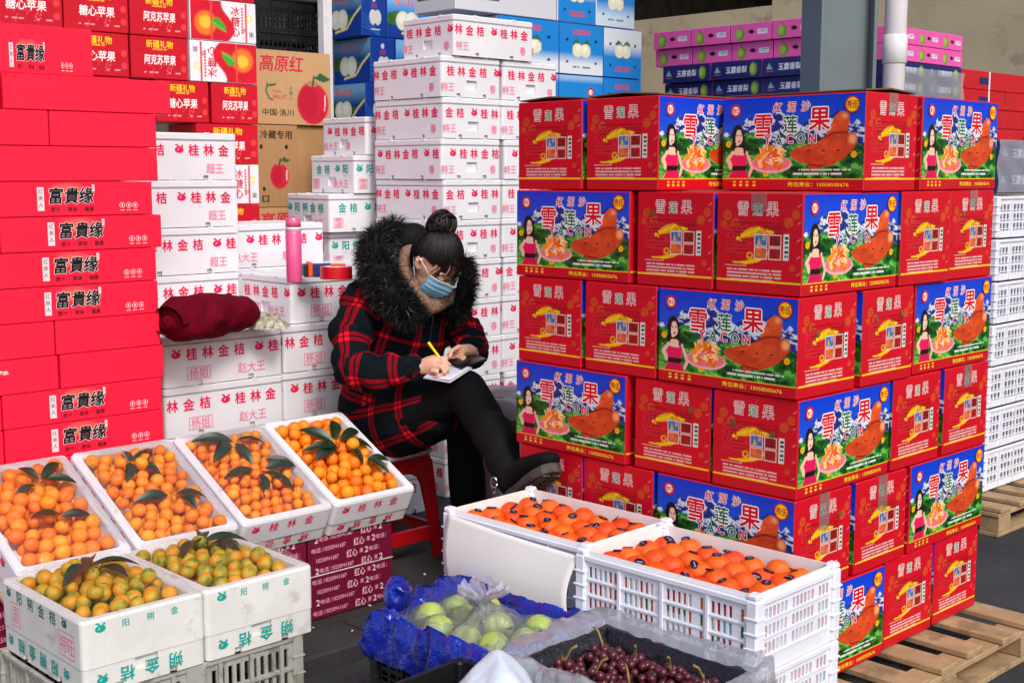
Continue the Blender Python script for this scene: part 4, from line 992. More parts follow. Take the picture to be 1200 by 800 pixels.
tt = thing("red_carton", "flat red carton set askew on top of the red pile", "carton", W(-1.12, RV+.30, zt), ROT+R90+.02, "flat red cartons piled at the left")
part("carton_body", carton_body(GL, GS, .15, "carton_red", .0025), None, tt); panel("gift_lettering", ART["gift"], tt, GL, GS, .15, 'r', unit=False).scale = (.6, 1, 1); tt.children[-1]["kind"] = "stuff"
gift(-1.32, RV+.10, zt+.004, "plain", "flat red carton lying at the upper left corner of the red pile", L=.5, D=.6)
# ---------------------------------------------------------------- cartons at the back, placed from the photo onto vertical planes
def back_carton(v, x0, x1, yt, yb, depth, f, l, body, label, name, group, dz=0, flip=False):
    a = atv(x0, (yt+yb)/2, v); b = atv(x1, (yt+yb)/2, v); u0, u1 = a[0], b[0]; xm = (x0+x1)/2
    z1 = atv(xm, yt, v)[2]; z0 = atv(xm, yb, v)[2]
    return uz_carton(u0, u1, v, z0+dz, z1-z0-.002, depth, f, l, body, label, name, group, flip)
def uz_carton(u0, u1, v, z0, h, depth, f, l, body, label, name, group, flip=False):
    w = u1-u0-.003; t = thing(name, label, "carton", W((u0+u1)/2, v+depth/2, z0), ROT+random.uniform(-.008, .008), group)
    part("carton_body", carton_body(w, depth, h, body), None, t)
    if f:
        o = panel("front_print", ART[f], t, w, depth, h, 'f', inset=.003)
        if flip: o.rotation_euler = (0, math.pi, 0); o.location = (w/2-.003, -depth/2-.0004, h-.003)
    if l: panel("side_print", ART[l], t, w, depth, h, 'l', inset=.003)
    return t
AV = 3.40; ah = .187; GA = "red apple cartons stacked at the back"
rowz = [1.033+ah*k for k in range(9)]; dz_ = 1.787-(1.033+4*ah)
std = thing("wooden_dunnage", "flat wooden boards under the stacked red apple cartons", "boards", W(-.1, AV+.15, 1.031), ROT)
for yy in (-.12, 0, .12): part("board", MB().box(-.66, .66, -.05, .05, 0, max(.008, dz_-.003), .002).mesh("board", "wood"), None, std, (0, yy, 0))
rowz = [z+dz_ for z in rowz]
cols = {7: [(-.76, -.30, "sugar"), (-.295, -.005, "apple1"), (0, .265, "apple1"), (.275, .53, "apple1")], 6: [(-.73, -.415, "apple2"), (-.41, -.115, "apple2"), (-.11, .175, "apple1"), (.185, .535, "sugar")],
        5: [(-.73, -.42, "apple1"), (-.415, -.12, "apple2"), (-.11, .17, "apple1"), (.18, .535, "sugar_f")], 4: [(-.73, -.42, "apple1"), (-.4, -.12, "apple1"), (.0, .27, "apple2"), (.285, .535, "apple1")], 3: [(-.7, -.4, "apple1"), (-.35, -.05, "apple1"), (.2, .53, "apple1")],
        2: [(-.7, -.38, "apple1"), (-.36, .16, "sugar"), (.18, .53, "sugar")], 1: [(-.7, -.38, "apple1"), (-.36, .1, "apple2"), (.18, .53, "apple1")], 0: [(-.7, -.36, "apple1"), (-.34, .1, "apple2"), (.18, .53, "apple1")], 8: [(-.72, -.42, "apple2"), (-.4, -.1, "apple1"), (-.09, .2, "apple1"), (.21, .52, "apple1")]}
cn = ["leftmost", "second from left", "third from left", "rightmost"]; rn = ["ninth", "eighth", "seventh", "sixth", "fifth", "fourth", "third", "second", "top"]
for k, lst in cols.items():
    for i, (a, b, d_) in enumerate(lst):
        fl = d_ == "sugar_f"; d2 = "sugar" if fl else d_
        uz_carton(a, b, AV, rowz[k], ah-.003, .26, d2, None, "apple_red" if d2 != "sugar" else "white_carton", f"{'white and red' if d2 == 'sugar' else 'red'} apple carton, {rn[k]} row, {cn[i] if i < len(lst)-1 else 'rightmost'}{', upside down' if fl else ''}", "apple_carton", GA, fl)
BV = 3.66; KB = (BV+1.89)/(3.07+1.89); bu = lambda q: -2.87+(q+2.87)*KB; GB = "brown apple cartons"
zt_ = 1.55+(2.105-1.55)*KB; zm_ = 1.55+(1.775-1.55)*KB
uz_carton(bu(.30), bu(.72), BV, zm_, zt_-zm_, .34, "brown", None, "kraft", "large brown apple carton with red lettering and apple, topmost", "apple_carton", GB)
uz_carton(bu(.275), bu(.53), BV, zm_-.415, .412, .34, "cold", None, "kraft", "brown carton with a small red apple under the large brown carton", "apple_carton", GB)
uz_carton(bu(.535), bu(.73), BV+.02, zm_-.415, .412, .3, None, None, "kraft", "plain brown carton behind the green lettered foam boxes", "apple_carton", GB)
uz_carton(bu(.28), bu(.72), BV, 1.033, zm_-.417-1.033, .34, "brown", None, "kraft", "brown carton lowest of its pile, set on the dock", "apple_carton", GB)
# black crates in the dark behind
for k in range(8):
    crate("black", float(atv(340, 30, 4.6)[0]), 4.78, 1.034+k*.193, .0, f"black plastic crate in the dark stack behind the brown carton, {NTH[k] if k < 7 else 'topmost'}", "black crates at the back", False)
# blue pear cartons, shaded lot left of the tall tower
GP = "blue pear cartons"
PV = 4.12; KP = (PV+1.89)/(3.62+1.89); pu_ = lambda q: -2.87+(q+2.87)*KP; ph = .262*1.0
def stack(u0, u1, v, depth, zs, h, fs, l, body, labelf, name, group):
    for i, z in enumerate(zs): uz_carton(u0, u1, v, z, h-.003, depth, fs[i % len(fs)], l, body, labelf(i), name, group)
pz = [1.033+ph*k for k in range(7)]
def pear_lot():
    pa, pb, pc = (float(atv(x, 40, PV)[0]) for x in (424, 453, 512))
    for i, z in enumerate(pz):
        s_ = [.05, 0, .06, .02, .06, 0, -.03][i]; nm = NTH[i] if i < 6 else 'topmost'
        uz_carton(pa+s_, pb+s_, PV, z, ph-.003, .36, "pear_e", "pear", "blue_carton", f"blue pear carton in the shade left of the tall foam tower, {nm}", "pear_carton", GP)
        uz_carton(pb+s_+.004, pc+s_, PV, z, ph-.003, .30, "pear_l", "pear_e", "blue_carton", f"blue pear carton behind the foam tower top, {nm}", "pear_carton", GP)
pear_lot()
# light blue pear cartons right of the tall tower
QV = 3.15; qh = .283
q0 = atv(655, 60, QV); zq = [atv(680, 88, QV)[2]-qh*k for k in (3, 2, 1, 0)]
qa = [atv(x, 60, QV)[0] for x in (584, 655, 707, 752)]
bz = zq[0]-1.032
st2 = thing("wooden_dunnage", "stacked wooden boards under the light blue pear cartons", "boards", W((qa[0]+qa[3])/2, QV+.17, 1.031), ROT)
part("board", MB().box(-(qa[3]-qa[0])/2, (qa[3]-qa[0])/2, -.16, .16, 0, max(.006, bz-.003), .002).mesh("board", "wood"), None, st2)
for r_, z in enumerate(zq+[zq[-1]+qh]):
    for c0 in range(3):
        f = [["crown1", "crown1", "crown2"], ["crown1", "crown2", "crown1"], ["crown_s", "crown_s", "crown1"], ["crown1", "crown1", "crown2"], ["greyt", "crown2", "crown3"]][r_][c0]
        if r_ == 4: a, b = [(atv(525, 10, QV)[0]+.05, qa[1]-.02), (qa[1]-.015, qa[1]+.30), (qa[1]+.305, qa[2]+.27)][c0]
        else: a, b = qa[c0], qa[c0+1]
        uz_carton(a, b, QV, z, qh-.003, .33, f, "crown_s" if r_ != 4 else "greyt", "blue_carton" if r_ != 4 else "white_carton", f"{'white and blue' if r_ == 4 else 'light blue'} pear carton right of the foam tower, {['lowest', 'second', 'third', 'fourth', 'top'][r_]} row, {['left', 'middle', 'right'][c0]}", "pear_carton", "light blue pear cartons")
# purple and pink pear cartons on a rack under the wall
def rack(u0, u1, v0, v1, z, label, g0=1.031):
    t = thing("storage_rack", label, "rack", W((u0+u1)/2, (v0+v1)/2, g0), ROT); w, d = (u1-u0)/2, (v1-v0)/2; h = z-g0
    for x in (-w, w):
        for y in (-d, d): part("leg", MB().box(x-.02, x+.02, y-.02, y+.02, 0, h-.022).mesh("leg", "steel_paint"), None, t)
    for zz in (h-.02, h*.45): part("shelf", MB().box(-w-.02, w+.02, -d-.02, d+.02, zz, zz+.018).mesh("shelf", "wood"), None, t)
NU = 3.55; nh = .108
nz_top = atu(790, 36, NU)[2]; nz = [nz_top-nh*(k+1) for k in range(6)]
nv = [atu(x, 60, NU)[1] for x in (740, 771, 829, 880, 955)]
rack(NU, NU+.95, nv[4]-.02, nv[0]+.55, nz[-1]-.002, "steel rack carrying the pink and navy pear cartons behind the column")
for r_ in range(6):
    z = nz[r_]; pinkrow = r_ < 2 if True else False; rw = ["top", "second", "third", "fourth", "fifth", "sixth"][r_]
    edges = [nv[0]+.3, nv[1], nv[2]-.0, nv[3], nv[4]] if pinkrow else [nv[0]+.27, nv[1]+.03, nv[2]+.02, nv[3]-.02, nv[4]]
    e2 = [nv[4]-.0, nv[4]+.30, nv[4]+.60, nv[4]+.90, nv[4]+1.2] if pinkrow else [nv[4]-.02, nv[4]+.36, nv[4]+.74, nv[4]+1.12]
    for i in range(len(e2)-1):
        v0, v1 = e2[i], e2[i+1]; d = v1-v0-.006; w = .38 if pinkrow else .29
        t = thing("pear_carton", f"{'pink' if pinkrow else 'navy'} pear carton on the rack, {rw} row, {['first', 'second', 'third', 'fourth'][i]} from the column", "carton", W(NU+w/2+(.02 if r_ % 2 else 0), (v0+v1)/2, z), ROT, "pink and navy pear cartons")
        part("carton_body", carton_body(w, d, nh-.003, "pink_carton" if pinkrow else "navy_carton"), None, t)
        panel("side_print", ART["pink" if pinkrow else "navy"], t, w, d, nh-.003, 'l', inset=.002); panel("front_print", ART["navy_e" if pinkrow else "pink"], t, w, d, nh-.003, 'f', inset=.002)
# second lot right of the pipe
MV = 2.15
m0, m1 = atv(1056, 60, MV)[0], atv(1128, 60, MV)[0]; mz = atv(1090, 36, MV)[2]; mh = (mz-atv(1090, 112, MV)[2])/3.9
rack(m0-.1, m1, MV, MV+.4, mz-5*mh-.002, "steel rack carrying the pink pear cartons right of the pipe", PAVE+.001)
for r_ in range(5):
    n = 3 if r_ < 2 else 2
    for i in range(n):
        a = m0-.12+(m1-m0+.12)*i/n; b = m0-.12+(m1-m0+.12)*(i+1)/n; pk = r_ < 2
        uz_carton(a, b, MV, mz-mh*(r_+1), mh-.003, .4, "pink" if pk else "navy", None, "pink_carton" if pk else "navy_carton", f"{'pink' if pk else 'navy'} pear carton right of the pipe, {['top', 'second', 'third', 'fourth', 'fifth'][r_]} row, {['left', 'middle', 'right'][i] if n == 3 else ['left', 'right'][i]}", "pear_carton", "pear cartons right of the pipe")
fs_ = MB(); fs_.sheet(20, 14, lambda a, b: W(m0-.13+(m1-m0+.14)*a, MV-.014-.006*math.sin(a*17+b*9), mz-mh*4.95+mh*2.6*b))
o = part("film_cover", fs_.mesh("film_cover", "film_milky", True)); tag(o, "crumpled clear film wrapped over the navy pear cartons right of the pipe", "plastic film")
# dark red cartons strapped, far right
SV = 2.2; s0, s1 = atv(1122, 110, SV)[0], atv(1230, 110, SV)[0]; sz = atv(1160, 84, SV)[2]
rack(s0, s1, SV, SV+.4, sz-.75, "steel rack carrying strapped dark red cartons at the far right", PAVE+.001)
for r_ in range(6):
    for i in range(2):
        a = s0+(s1-s0)*i/2; b = s0+(s1-s0)*(i+1)/2
        t = uz_carton(a, b, SV, sz-.1245*(r_+1), .1215, .4, None, None, "apple_red", f"dark red strapped carton at the far right, {['top', 'second', 'third', 'fourth', 'fifth', 'sixth'][r_]} row, {['left', 'right'][i]}", "strapped_carton", "strapped dark red cartons")
        w = b-a-.003
        part("strap", MB().box(w*.12, w*.15, -.2015, -.199, .0, .121).mesh("strap", "white_carton"), None, t); part("label_patch", MB().box(-.05, .1, -.2012, -.199, .035, .08).mesh("label_patch", "navy_carton"), None, t)
# navy cartons under film on the white crates
zc_ = .135+7*.190+.004
for k in range(2): uz_carton(2.56+.02, 2.56+.50, .72, zc_+.117*k, .114, .32, "navy", None, "navy_carton", f"film-wrapped navy carton on the white crates at the right edge, {'lower' if k == 0 else 'upper'}", "pear_carton", "navy cartons on the white crates")
fs_ = MB(); fs_.sheet(20, 14, lambda a, b: W(2.565+.51*a, .708-.006*math.sin(a*17+b*9), zc_+.004+.23*b)); o = part("film_cover", fs_.mesh("film_cover", "film_milky", True)); tag(o, "crumpled clear film over navy cartons at the right edge", "plastic film")
# ---------------------------------------------------------------- open foam trays of fruit
def tray_mesh(L, D, h, cav, rim=.028):
    """open tray, long axis x"""
    m = MB(); a, b = L/2, D/2
    rings = [(a, b, .016, 0), (a, b, .016, h-.008), (a-.004, b-.004, .014, h), (a-rim+.004, b-rim+.004, .018, h), (a-rim, b-rim, .018, h-.006), (a-rim-.006, b-rim-.006, .02, h-cav)]
    n = None; base = 0
    for A, B, r, z in rings: P = rounded(A, B, r); n = len(P); m.v += [(x, y, z) for x, y in P]
    for j in range(len(rings)-1):
        for k in range(n): m.f.append((j*n+k, j*n+(k+1) % n, (j+1)*n+(k+1) % n, (j+1)*n+k)); m.m.append(0)
    e = (len(rings)-1)*n; m.f.append(tuple(e+k for k in range(n))); m.m.append(0); m.f.append(tuple(range(n))[::-1]); m.m.append(0)
    return m
TL_, TD_ = .485, .345
T_LOW = tray_mesh(TL_, TD_, .085, .05).mesh("tray_body", "foam"); T_LID = foam_body(TL_-.006, TD_-.006, .046).mesh("tray_lid", "foam_old")
T_FLAT = tray_mesh(TL_, TD_, .125, .06).mesh("tray_body", "foam_old"); T_BASE = foam_body(TL_-.004, TD_-.004, .068).mesh("tray_lid", "foam_old")
def tray_art(words, col, width, z, h_, flip=False, partial=False):
    p = PM(); x = .05; i = 0; seq = ["*"]+list(words)
    while x < width-.03:
        ch = seq[i % len(seq)]
        if ch == "*": fruit_icon(p, x, z, .013, col)
        else: p.text(ch, x, z, h_, col, 1, bold=.02, rot=math.pi if flip else 0)
        x += .068; i += 1
    return p.mesh("foam_lettering", "print_ink")
TA = {"pl": tray_art("桂林金桔", PINK, TL_, .062, .036), "ps": tray_art("桂林金桔", PINK, TD_, .062, .036), "plr": tray_art("桔金林桂", PINK, TD_, .024, .034, True), "gl": tray_art("阳朔金桔", (20, 110, 104), TL_, .098, .038), "gs": tray_art("阳朔金桔", TEAL, TD_, .098, .022), "glr": tray_art("桔金朔阳", TEAL, TL_, .034, .042, True), "gsr": tray_art("桔金朔阳", TEAL, TD_, .034, .042, True)}
_p = PM()
for q, tx in ((.09, "国"), (.40, "特旺")):
    _p.text(tx, q, .055, .05, LPINK, .8, bold=.01)
    w = .03 if len(tx) == 1 else .045
    for a_, b_, c_, d_ in ((-w, w, .03, .033), (-w, w, -.033, -.03), (-w, -w+.003, -.033, .033), (w-.003, w, -.033, .033)): _p.rect(q+a_, q+b_, .055+c_, .055+d_, LPINK)
TA["stamp"] = _p.mesh("foam_stamp", "print_ink")
def orange_mesh(r, mname, squash=.93, n=20, k=13):
    m = MB(); rows = []
    for j in range(k+1):
        t = math.pi*j/k; rr = r*math.sin(t); z = -r*squash*math.cos(t)
        if j >= k-1: z -= r*.05*(1 if j == k-1 else 2.2)
        if j <= 1: z += r*.03
        rows.append((max(rr, r*.02), z))
    m.lathe(rows, n); me = m.mesh(mname+"_fruit", [mname, "stem"], True); me.polygons[len(me.polygons)-1].material_index = 1; return me
OM = [orange_mesh(.5, "orange", s_) for s_ in (.9, .95, .87)]; OD = [orange_mesh(.5, "orange_deep", s_) for s_ in (.86, .9)]
mat("mandarin", S(150, 132, 30), .42, bump=(40, .2, .02), rand=.12)
def _mix_mandarin():
    m = MATS["mandarin"]; N = m.node_tree.nodes; L = m.node_tree.links; p = N["Principled BSDF"]
    n = N.new("ShaderNodeTexNoise"); n.inputs["Scale"].default_value = 1.4; r = N.new("ShaderNodeValToRGB")
    r.color_ramp.elements.new(.5)
    for k, (q, c_) in enumerate(((.30, S(84, 112, 14)), (.5, S(186, 156, 16)), (.70, S(238, 134, 12)))): r.color_ramp.elements[k].position = q; r.color_ramp.elements[k].color = c_
    tc = N.new("ShaderNodeTexCoord"); oi = N.new("ShaderNodeObjectInfo"); ad = N.new("ShaderNodeVectorMath"); mu = N.new("ShaderNodeMath"); mu.operation = 'MULTIPLY'; mu.inputs[1].default_value = 91
    L.new(oi.outputs["Random"], mu.inputs[0]); L.new(tc.outputs["Object"], ad.inputs[0]); L.new(mu.outputs[0], ad.inputs[1]); L.new(ad.outputs[0], n.inputs["Vector"]); L.new(n.outputs["Fac"], r.inputs[0]); L.new(r.outputs[0], p.inputs["Base Color"])
_mix_mandarin()
MM = [orange_mesh(.5, "mandarin", s_) for s_ in (.86, .92)]
NW = ["first", "second", "third", "fourth", "fifth", "sixth", "seventh", "eighth", "ninth", "tenth", "eleventh", "twelfth", "thirteenth", "fourteenth"]
def rand_rot(): return Matrix.Rotation(random.uniform(0, 6.28), 4, 'Z') @ Matrix.Rotation(random.gauss(0, .9), 4, 'X') @ Matrix.Rotation(random.gauss(0, .9), 4, 'Y')
def heap(M, L, D, dia, zc, meshes, name, label, cat, group, mound=.012, extra=6, skip=None, short=""):
    """one visible layer of fruit, a few on top, and a layer below"""
    pts = []; names = []; ny = max(2, int(D/dia+.15)); py = D/ny; px = dia*.88; nx = int((L-dia)/px)+1
    for i in range(nx):
        for j in range(ny - (i % 2)):
            x = -L/2+dia/2+i*(L-dia)/max(1, nx-1); y = -D/2+py/2+(j+.5*(i % 2))*py
            if skip and skip(x, y): continue
            q = 1-max(abs(x)/(L/2), abs(y)/(D/2))**2; names.append(f"{NW[min(13, nx-1-i)]} row from front, {NW[min(13, j)]} from left")
            pts.append((x+random.uniform(-.13, .13)*dia, y+random.uniform(-.13, .13)*dia, zc+mound*q+random.uniform(-.25, .22)*dia))
    top = list(pts)
    for k in range(extra):
        i = random.randrange(len(pts)); x, y, z = pts[i]; x += px*.5; y += py*.5
        if abs(x) < L/2-dia*.6 and abs(y) < D/2-dia*.6 and all((x-a)**2+(y-b)**2+(z+dia*.62-c_)**2 > (dia*.9)**2 for a, b, c_ in top[len(pts):]): top.append((x, y, z+dia*.62))
    for ti, (x, y, z) in enumerate(top):
        o = part(name, random.choice(meshes)); s_ = dia*random.uniform(.9, 1.08); o.matrix_world = M @ Matrix.Translation((x, y, z)) @ rand_rot() @ Matrix.Scale(s_, 4); tag(o, f"{cat} in the {short}, {names[ti]}" if ti < len(names) else f"{cat} atop the heap in the {short}, {NW[min(13, ti-len(names))]} of these", cat, group)
    # deeper layer, one object
    m = MB()
    for x, y, z in pts:
        xx, yy = x+px*.5, y+py*.5
        if abs(xx) < L/2-dia*.3 and abs(yy) < D/2-dia*.3:
            b = len(m.v); kk = 9
            prof = [(math.sin(math.pi*t/6)*dia*.5+.0005, -math.cos(math.pi*t/6)*dia*.47) for t in range(7)]; m.lathe(prof, kk, Matrix.Translation((xx, yy, zc-dia*.62)))
    mn = meshes[0].materials[0].name
    o = part(name+"_layer", m.mesh(name+"_layer", mn, True)); o.matrix_world = M; o["kind"] = "stuff"; o["label"] = "deeper layer of fruit "+label.split(" ", 1)[1] if False else "fruit lying deeper in the heap of: "+cat; del o["label"]
    return top
def leaf_mesh():
    m = MB(); nx, ny = 8, 4
    def f(a, b):
        x = a; w = .19*math.sin(math.pi*min(1, a*.96+.02))**.8*(1-.25*a); y = (b-.5)*2*w; return (x, y, .10*math.sin(a*2.6)-.25*a*a*.5+abs(y)*.45)
    m.sheet(nx, ny, f); return m.mesh("leaf", "leaf", True)
LEAF = leaf_mesh()
def sprig(M, x, y, z, leaves, label):
    t = thing("leaf_sprig", label, "leaves"); t.matrix_world = M @ Matrix.Translation((x, y, z))
    s_ = MB(); s_.tube([(0, 0, 0), (.012, .004, .003), (.03, 0, .001)], .0016, 6); part("twig", s_.mesh("twig", "stem", True), None, t)
    for ang, ln, dx, dy, tilt in leaves:
        part("leaf", LEAF, None, t, (dx, dy, random.uniform(.0, .012)), (random.uniform(-.35, .35), tilt, ang), (ln*1.35, ln*1.35*random.uniform(.95, 1.2), ln*1.35))
def film_over(L, D, z0, amp, name="cling_film", matn="film_clear"):
    m = MB(); a0 = random.uniform(0, 9)
    def f(a, b):
        x, y = (a-.5)*L, (b-.5)*D; q = max(0, (1-(2*a-1)**6)*(1-(2*b-1)**6)); n = fbm(np.array([a*5+a0]), np.array([b*4]), 3)[0]-.5
        return (x, y, z0+q*(amp+n*.030))
    m.sheet(36, 26, f); return m.mesh(name, matn, True)
TILT = math.radians(26.5); FW_V, FW_Z = 1.555, .345
def tilt_matrix(uc):
    return Matrix.Translation(Vector([float(c_) for c_ in W(uc, FW_V, FW_Z)])) @ Matrix.Rotation(ROT, 4, 'Z') @ Matrix.Rotation(TILT, 4, 'X') @ Matrix.Translation((0, TL_/2, 0)) @ Matrix.Rotation(R90, 4, 'Z')
tray_spec = [(-1.325, .0475, "leftmost tilted tray beside the red cartons", 5), (-.965, .0425, "second tilted tray from the left", 6), (-.607, .0372, "third tilted tray from the left, smallest fruit", 4), (-.255, .0465, "right tilted tray next to the stool", 6)]
LEAVES = [[(.3, -.10), (.0, 0)], [(-.12, .02), (.05, -.04)], [], []]
for i, (uc, dia, wh, ex) in enumerate(tray_spec):
    M = tilt_matrix(uc)
    t = thing("fruit_tray", f"white foam tray of oranges, {wh}", "tray", group="white foam trays of oranges"); t.matrix_world = M
    part("tray_lid", T_LID, None, t); part("tray_body", T_LOW, None, t, (0, 0, .047))
    h = .047
    for sd in 'fb': o = panel("foam_lettering", TA["pl"], t, TL_, TD_, .08, sd, unit=False); o.location.z += h-.01; o["kind"] = "stuff"
    for sd in 'lr':
        o = panel("foam_lettering", TA["ps"], t, TL_, TD_, .08, sd, unit=False); o.location.z += h-.01; o["kind"] = "stuff"
        o = panel("foam_lettering", TA["plr"], t, TL_-.005, TD_-.006, .08, sd, unit=False); o["kind"] = "stuff"
    zc = .047+.085-.012
    top = heap(M, TL_-.062, TD_-.062, dia, zc, OM, "orange", f"orange heaped in the foam tray, {wh}", "orange", f"oranges in the {wh}", .014, ex, None, ["leftmost orange tray", "second orange tray", "third orange tray", "orange tray by the stool"][i])
    zl = zc+dia*.75
    if i == 0: sp = [(-.10, .03, [(2.2, .075, 0, 0, -.1), (1.2, .07, .0, .01, 0), (-1.2, .06, .01, -.02, .1), (3.6, .06, -.01, 0, 0)]), (.07, .02, [(1.5, .07, 0, 0, .1), (-1.8, .065, 0, 0, 0)])]
    elif i == 1: sp = [(-.12, -.03, [(1.9, .08, 0, 0, 0), (.6, .07, 0, .02, .1), (-.6, .07, .01, .0, 0), (3.0, .06, 0, 0, .1), (2.5, .075, .02, .04, 0)]), (.06, .03, [(1.3, .075, 0, .01, .1), (-1.6, .08, 0, -.02, 0), (.2, .06, .01, .02, 0)])]
    elif i == 2: sp = [(-.15, .0, [(-1.9, .10, 0, 0, 0), (1.2, .075, 0, .02, 0), (-.9, .09, .01, -.02, 0), (.1, .08, .02, 0, .1)]), (.02, .02, [(1.5, .085, 0, .01, 0), (-1.6, .09, 0, -.02, 0), (.5, .095, .01, .0, .1), (-.35, .08, .02, -.02, .1), (1.0, .08, -.05, .04, 0)])]
    else: sp = [(-.05, .01, [(2.6, .085, -.01, 0, -.1), (-2.5, .095, 0, -.01, 0), (1.9, .085, 0, .02, 0), (1.1, .085, .01, .03, .1), (-1.1, .095, .02, -.02, 0), (.2, .075, .03, .02, .1), (-1.8, .1, .05, -.02, 0)]), (.08, .06, [(1.4, .07, 0, 0, .1), (.4, .07, 0, 0, 0)])]
    for j, (x, y, lv) in enumerate(sp): sprig(M, x, y, zl, lv, f"{'back' if j == 0 else 'front'} sprig of dark leaves in the {wh}")
    if i < 3: part("cling_film", film_over(TL_-.01, TD_-.01, .047+.087, .038), None, t)
# green-yellow mandarins, flat trays in front
for i, (uc, wh) in enumerate(((-1.365, "left flat tray in the front row"), (-1.02, "right flat tray in the front row"))):
    M = Matrix.Translation(Vector([float(c_) for c_ in W(uc, 1.03+TL_/2, .263)])) @ Matrix.Rotation(ROT, 4, 'Z') @ Matrix.Rotation(R90, 4, 'Z')
    t = thing("fruit_tray", f"white foam tray of greenish mandarins under film, {wh}", "tray", group="white foam trays of mandarins"); t.matrix_world = M
    part("tray_lid", T_BASE, None, t); part("tray_body", T_FLAT, None, t, (0, 0, .069))
    for sd in 'fb':
        for k, z in (("gl", .069), ("stamp", .06), ("glr", 0)): o = panel("foam_lettering", TA[k], t, TL_-.001, TD_-.001, .1, sd, unit=False); o.location.z += z; o["kind"] = "stuff"
    for sd in 'lr':
        for k, z in (("gs", .069), ("gsr", 0)): o = panel("foam_lettering", TA[k], t, TL_-.001, TD_-.001, .1, sd, unit=False); o.location.z += z; o["kind"] = "stuff"
    heap(M, TL_-.064, TD_-.064, .0462, .069+.125-.014, MM, "mandarin", f"greenish mandarin in the {wh}", "mandarin", f"mandarins in the {wh}", .02, 7, None, ["left mandarin tray", "right mandarin tray"][i])
    sprig(M, -.07, .0, .069+.125+.03, [(1.2, .10, 0, 0, 0), (-1.0, .09, 0, 0, .1), (2.6, .09, 0, 0, 0), (.3, .08, .02, .02, 0)], f"brownish leaves under the film of the {wh}")
    part("cling_film", film_over(TL_-.01, TD_-.01, .069+.127, .045, "cling_film", "film_wrap"), None, t)
# what carries the trays
for i in range(4):
    u0 = -.495-.362*i
    t = thing("burgundy_carton", f"burgundy carton printed with telephone lettering, {['under the tray next to the stool', 'second from the stool', 'third from the stool', 'at the left edge'][i]}", "carton", W(u0+.178, 1.565+.14, PAVE+.003), ROT, "burgundy cartons under the trays")
    part("carton_body", carton_body(.355, .28, .274, "burgundy"), None, t)
    panel("phone_lettering", ART["phone"], t, .355, .28, .27, 'f', unit=False)["kind"] = "stuff"; o = panel("phone_lettering", ART["phone"], t, .355, .28, .27, 'l', unit=False); o["kind"] = "stuff"; o.scale = (.75, 1, .95)
    part("tape", MB().box(-.178, .179, -.1413, -.14, .150, .153).mesh("tape", "white_carton"), None, t)
bd = thing("display_stand", "slanting wooden board that carries the tilted trays", "stand", W(-.79, FW_V, 0), ROT)
part("board", MB().box(-.71, .71, .02, TL_+.01, -.016, -.002, .002).mesh("board", "wood"), None, bd, (0, 0, FW_Z), (TILT, 0, 0))
for x in (-.6, -.2, .2, .6): part("leg", MB().box(x-.02, x+.02, .37, .41, PAVE+.002, FW_Z+.165, .002).mesh("leg", "wood"), None, bd)
for i, uc in enumerate((-1.385, -1.05)): crate("grey", uc, 1.03+.25, .003, R90, f"old grey plastic crate under the {'left' if i == 0 else 'right'} tray of greenish mandarins", "grey crates under the front trays", False)
# stickered oranges in the white crates
ST = MB(); ST.lathe([(.0, .0), (.20, -.002), (.205, -.045)], 14); STM = ST.mesh("sticker", "sticker", True)
SP = MB(); SP.box(-.12, .12, -.012, .012, .001, .004); SP.box(-.08, .08, .04, .055, -.002, .002); SPM = SP.mesh("sticker_print", "sticker_print")
for (u, v, wh) in ((-.295, .070, "right front crate"), (-.275, .626, "crate behind the white card")):
    M = Matrix.Translation(Vector([float(c_) for c_ in W(u, v, .378)])) @ Matrix.Rotation(ROT+R90+.03, 4, 'Z')
    pt = MB(); L, D = .505, .318
    pt.sheet(40, 26, lambda a, b: ((a-.5)*L, (b-.5)*D, .128+.014*abs(math.sin(a*22))*abs(math.sin(b*14))+.006*math.sin(a*61+b*37))); o = part("paper_tray", pt.mesh("paper_tray", "white_carton", True)); o.matrix_world = M; tag(o, f"crinkled white paper tray holding oranges in the {wh}", "paper tray", "paper trays")
    n = 0
    for i in range(7):
        for j in range(4 if i % 2 == 0 else 4):
            dia = .071*random.uniform(.96, 1.03); x = -L/2+.040+i*(L-.08)/6; y = -D/2+.040+(j+.0)*(D-.08)/3+(.012 if i % 2 else -.012); y = max(-D/2+.037, min(D/2-.037, y))
            o = part("orange", random.choice(OD)); o.matrix_world = M @ Matrix.Translation((x, y, .158+random.uniform(-.004, .006))) @ Matrix.Rotation(random.uniform(0, 6.28), 4, 'Z') @ Matrix.Rotation(random.gauss(0, .25), 4, 'X') @ Matrix.Scale(dia, 4)
            tag(o, f"stickered orange, {wh}, {NW[j]} row from front, {NW[i]} from left", "orange", f"stickered oranges in the {wh}")
            if random.random() < .9:
                sx, sy = random.gauss(0, .14), random.gauss(0, .14); s_ = part("sticker", STM, None, o, (sx, sy, .447-.45*(sx*sx+sy*sy)), (-sy*1.6, sx*1.6, random.uniform(0, 6)), (1, .8, 1)); part("sticker_print", SPM, None, s_, (0, 0, -.004))
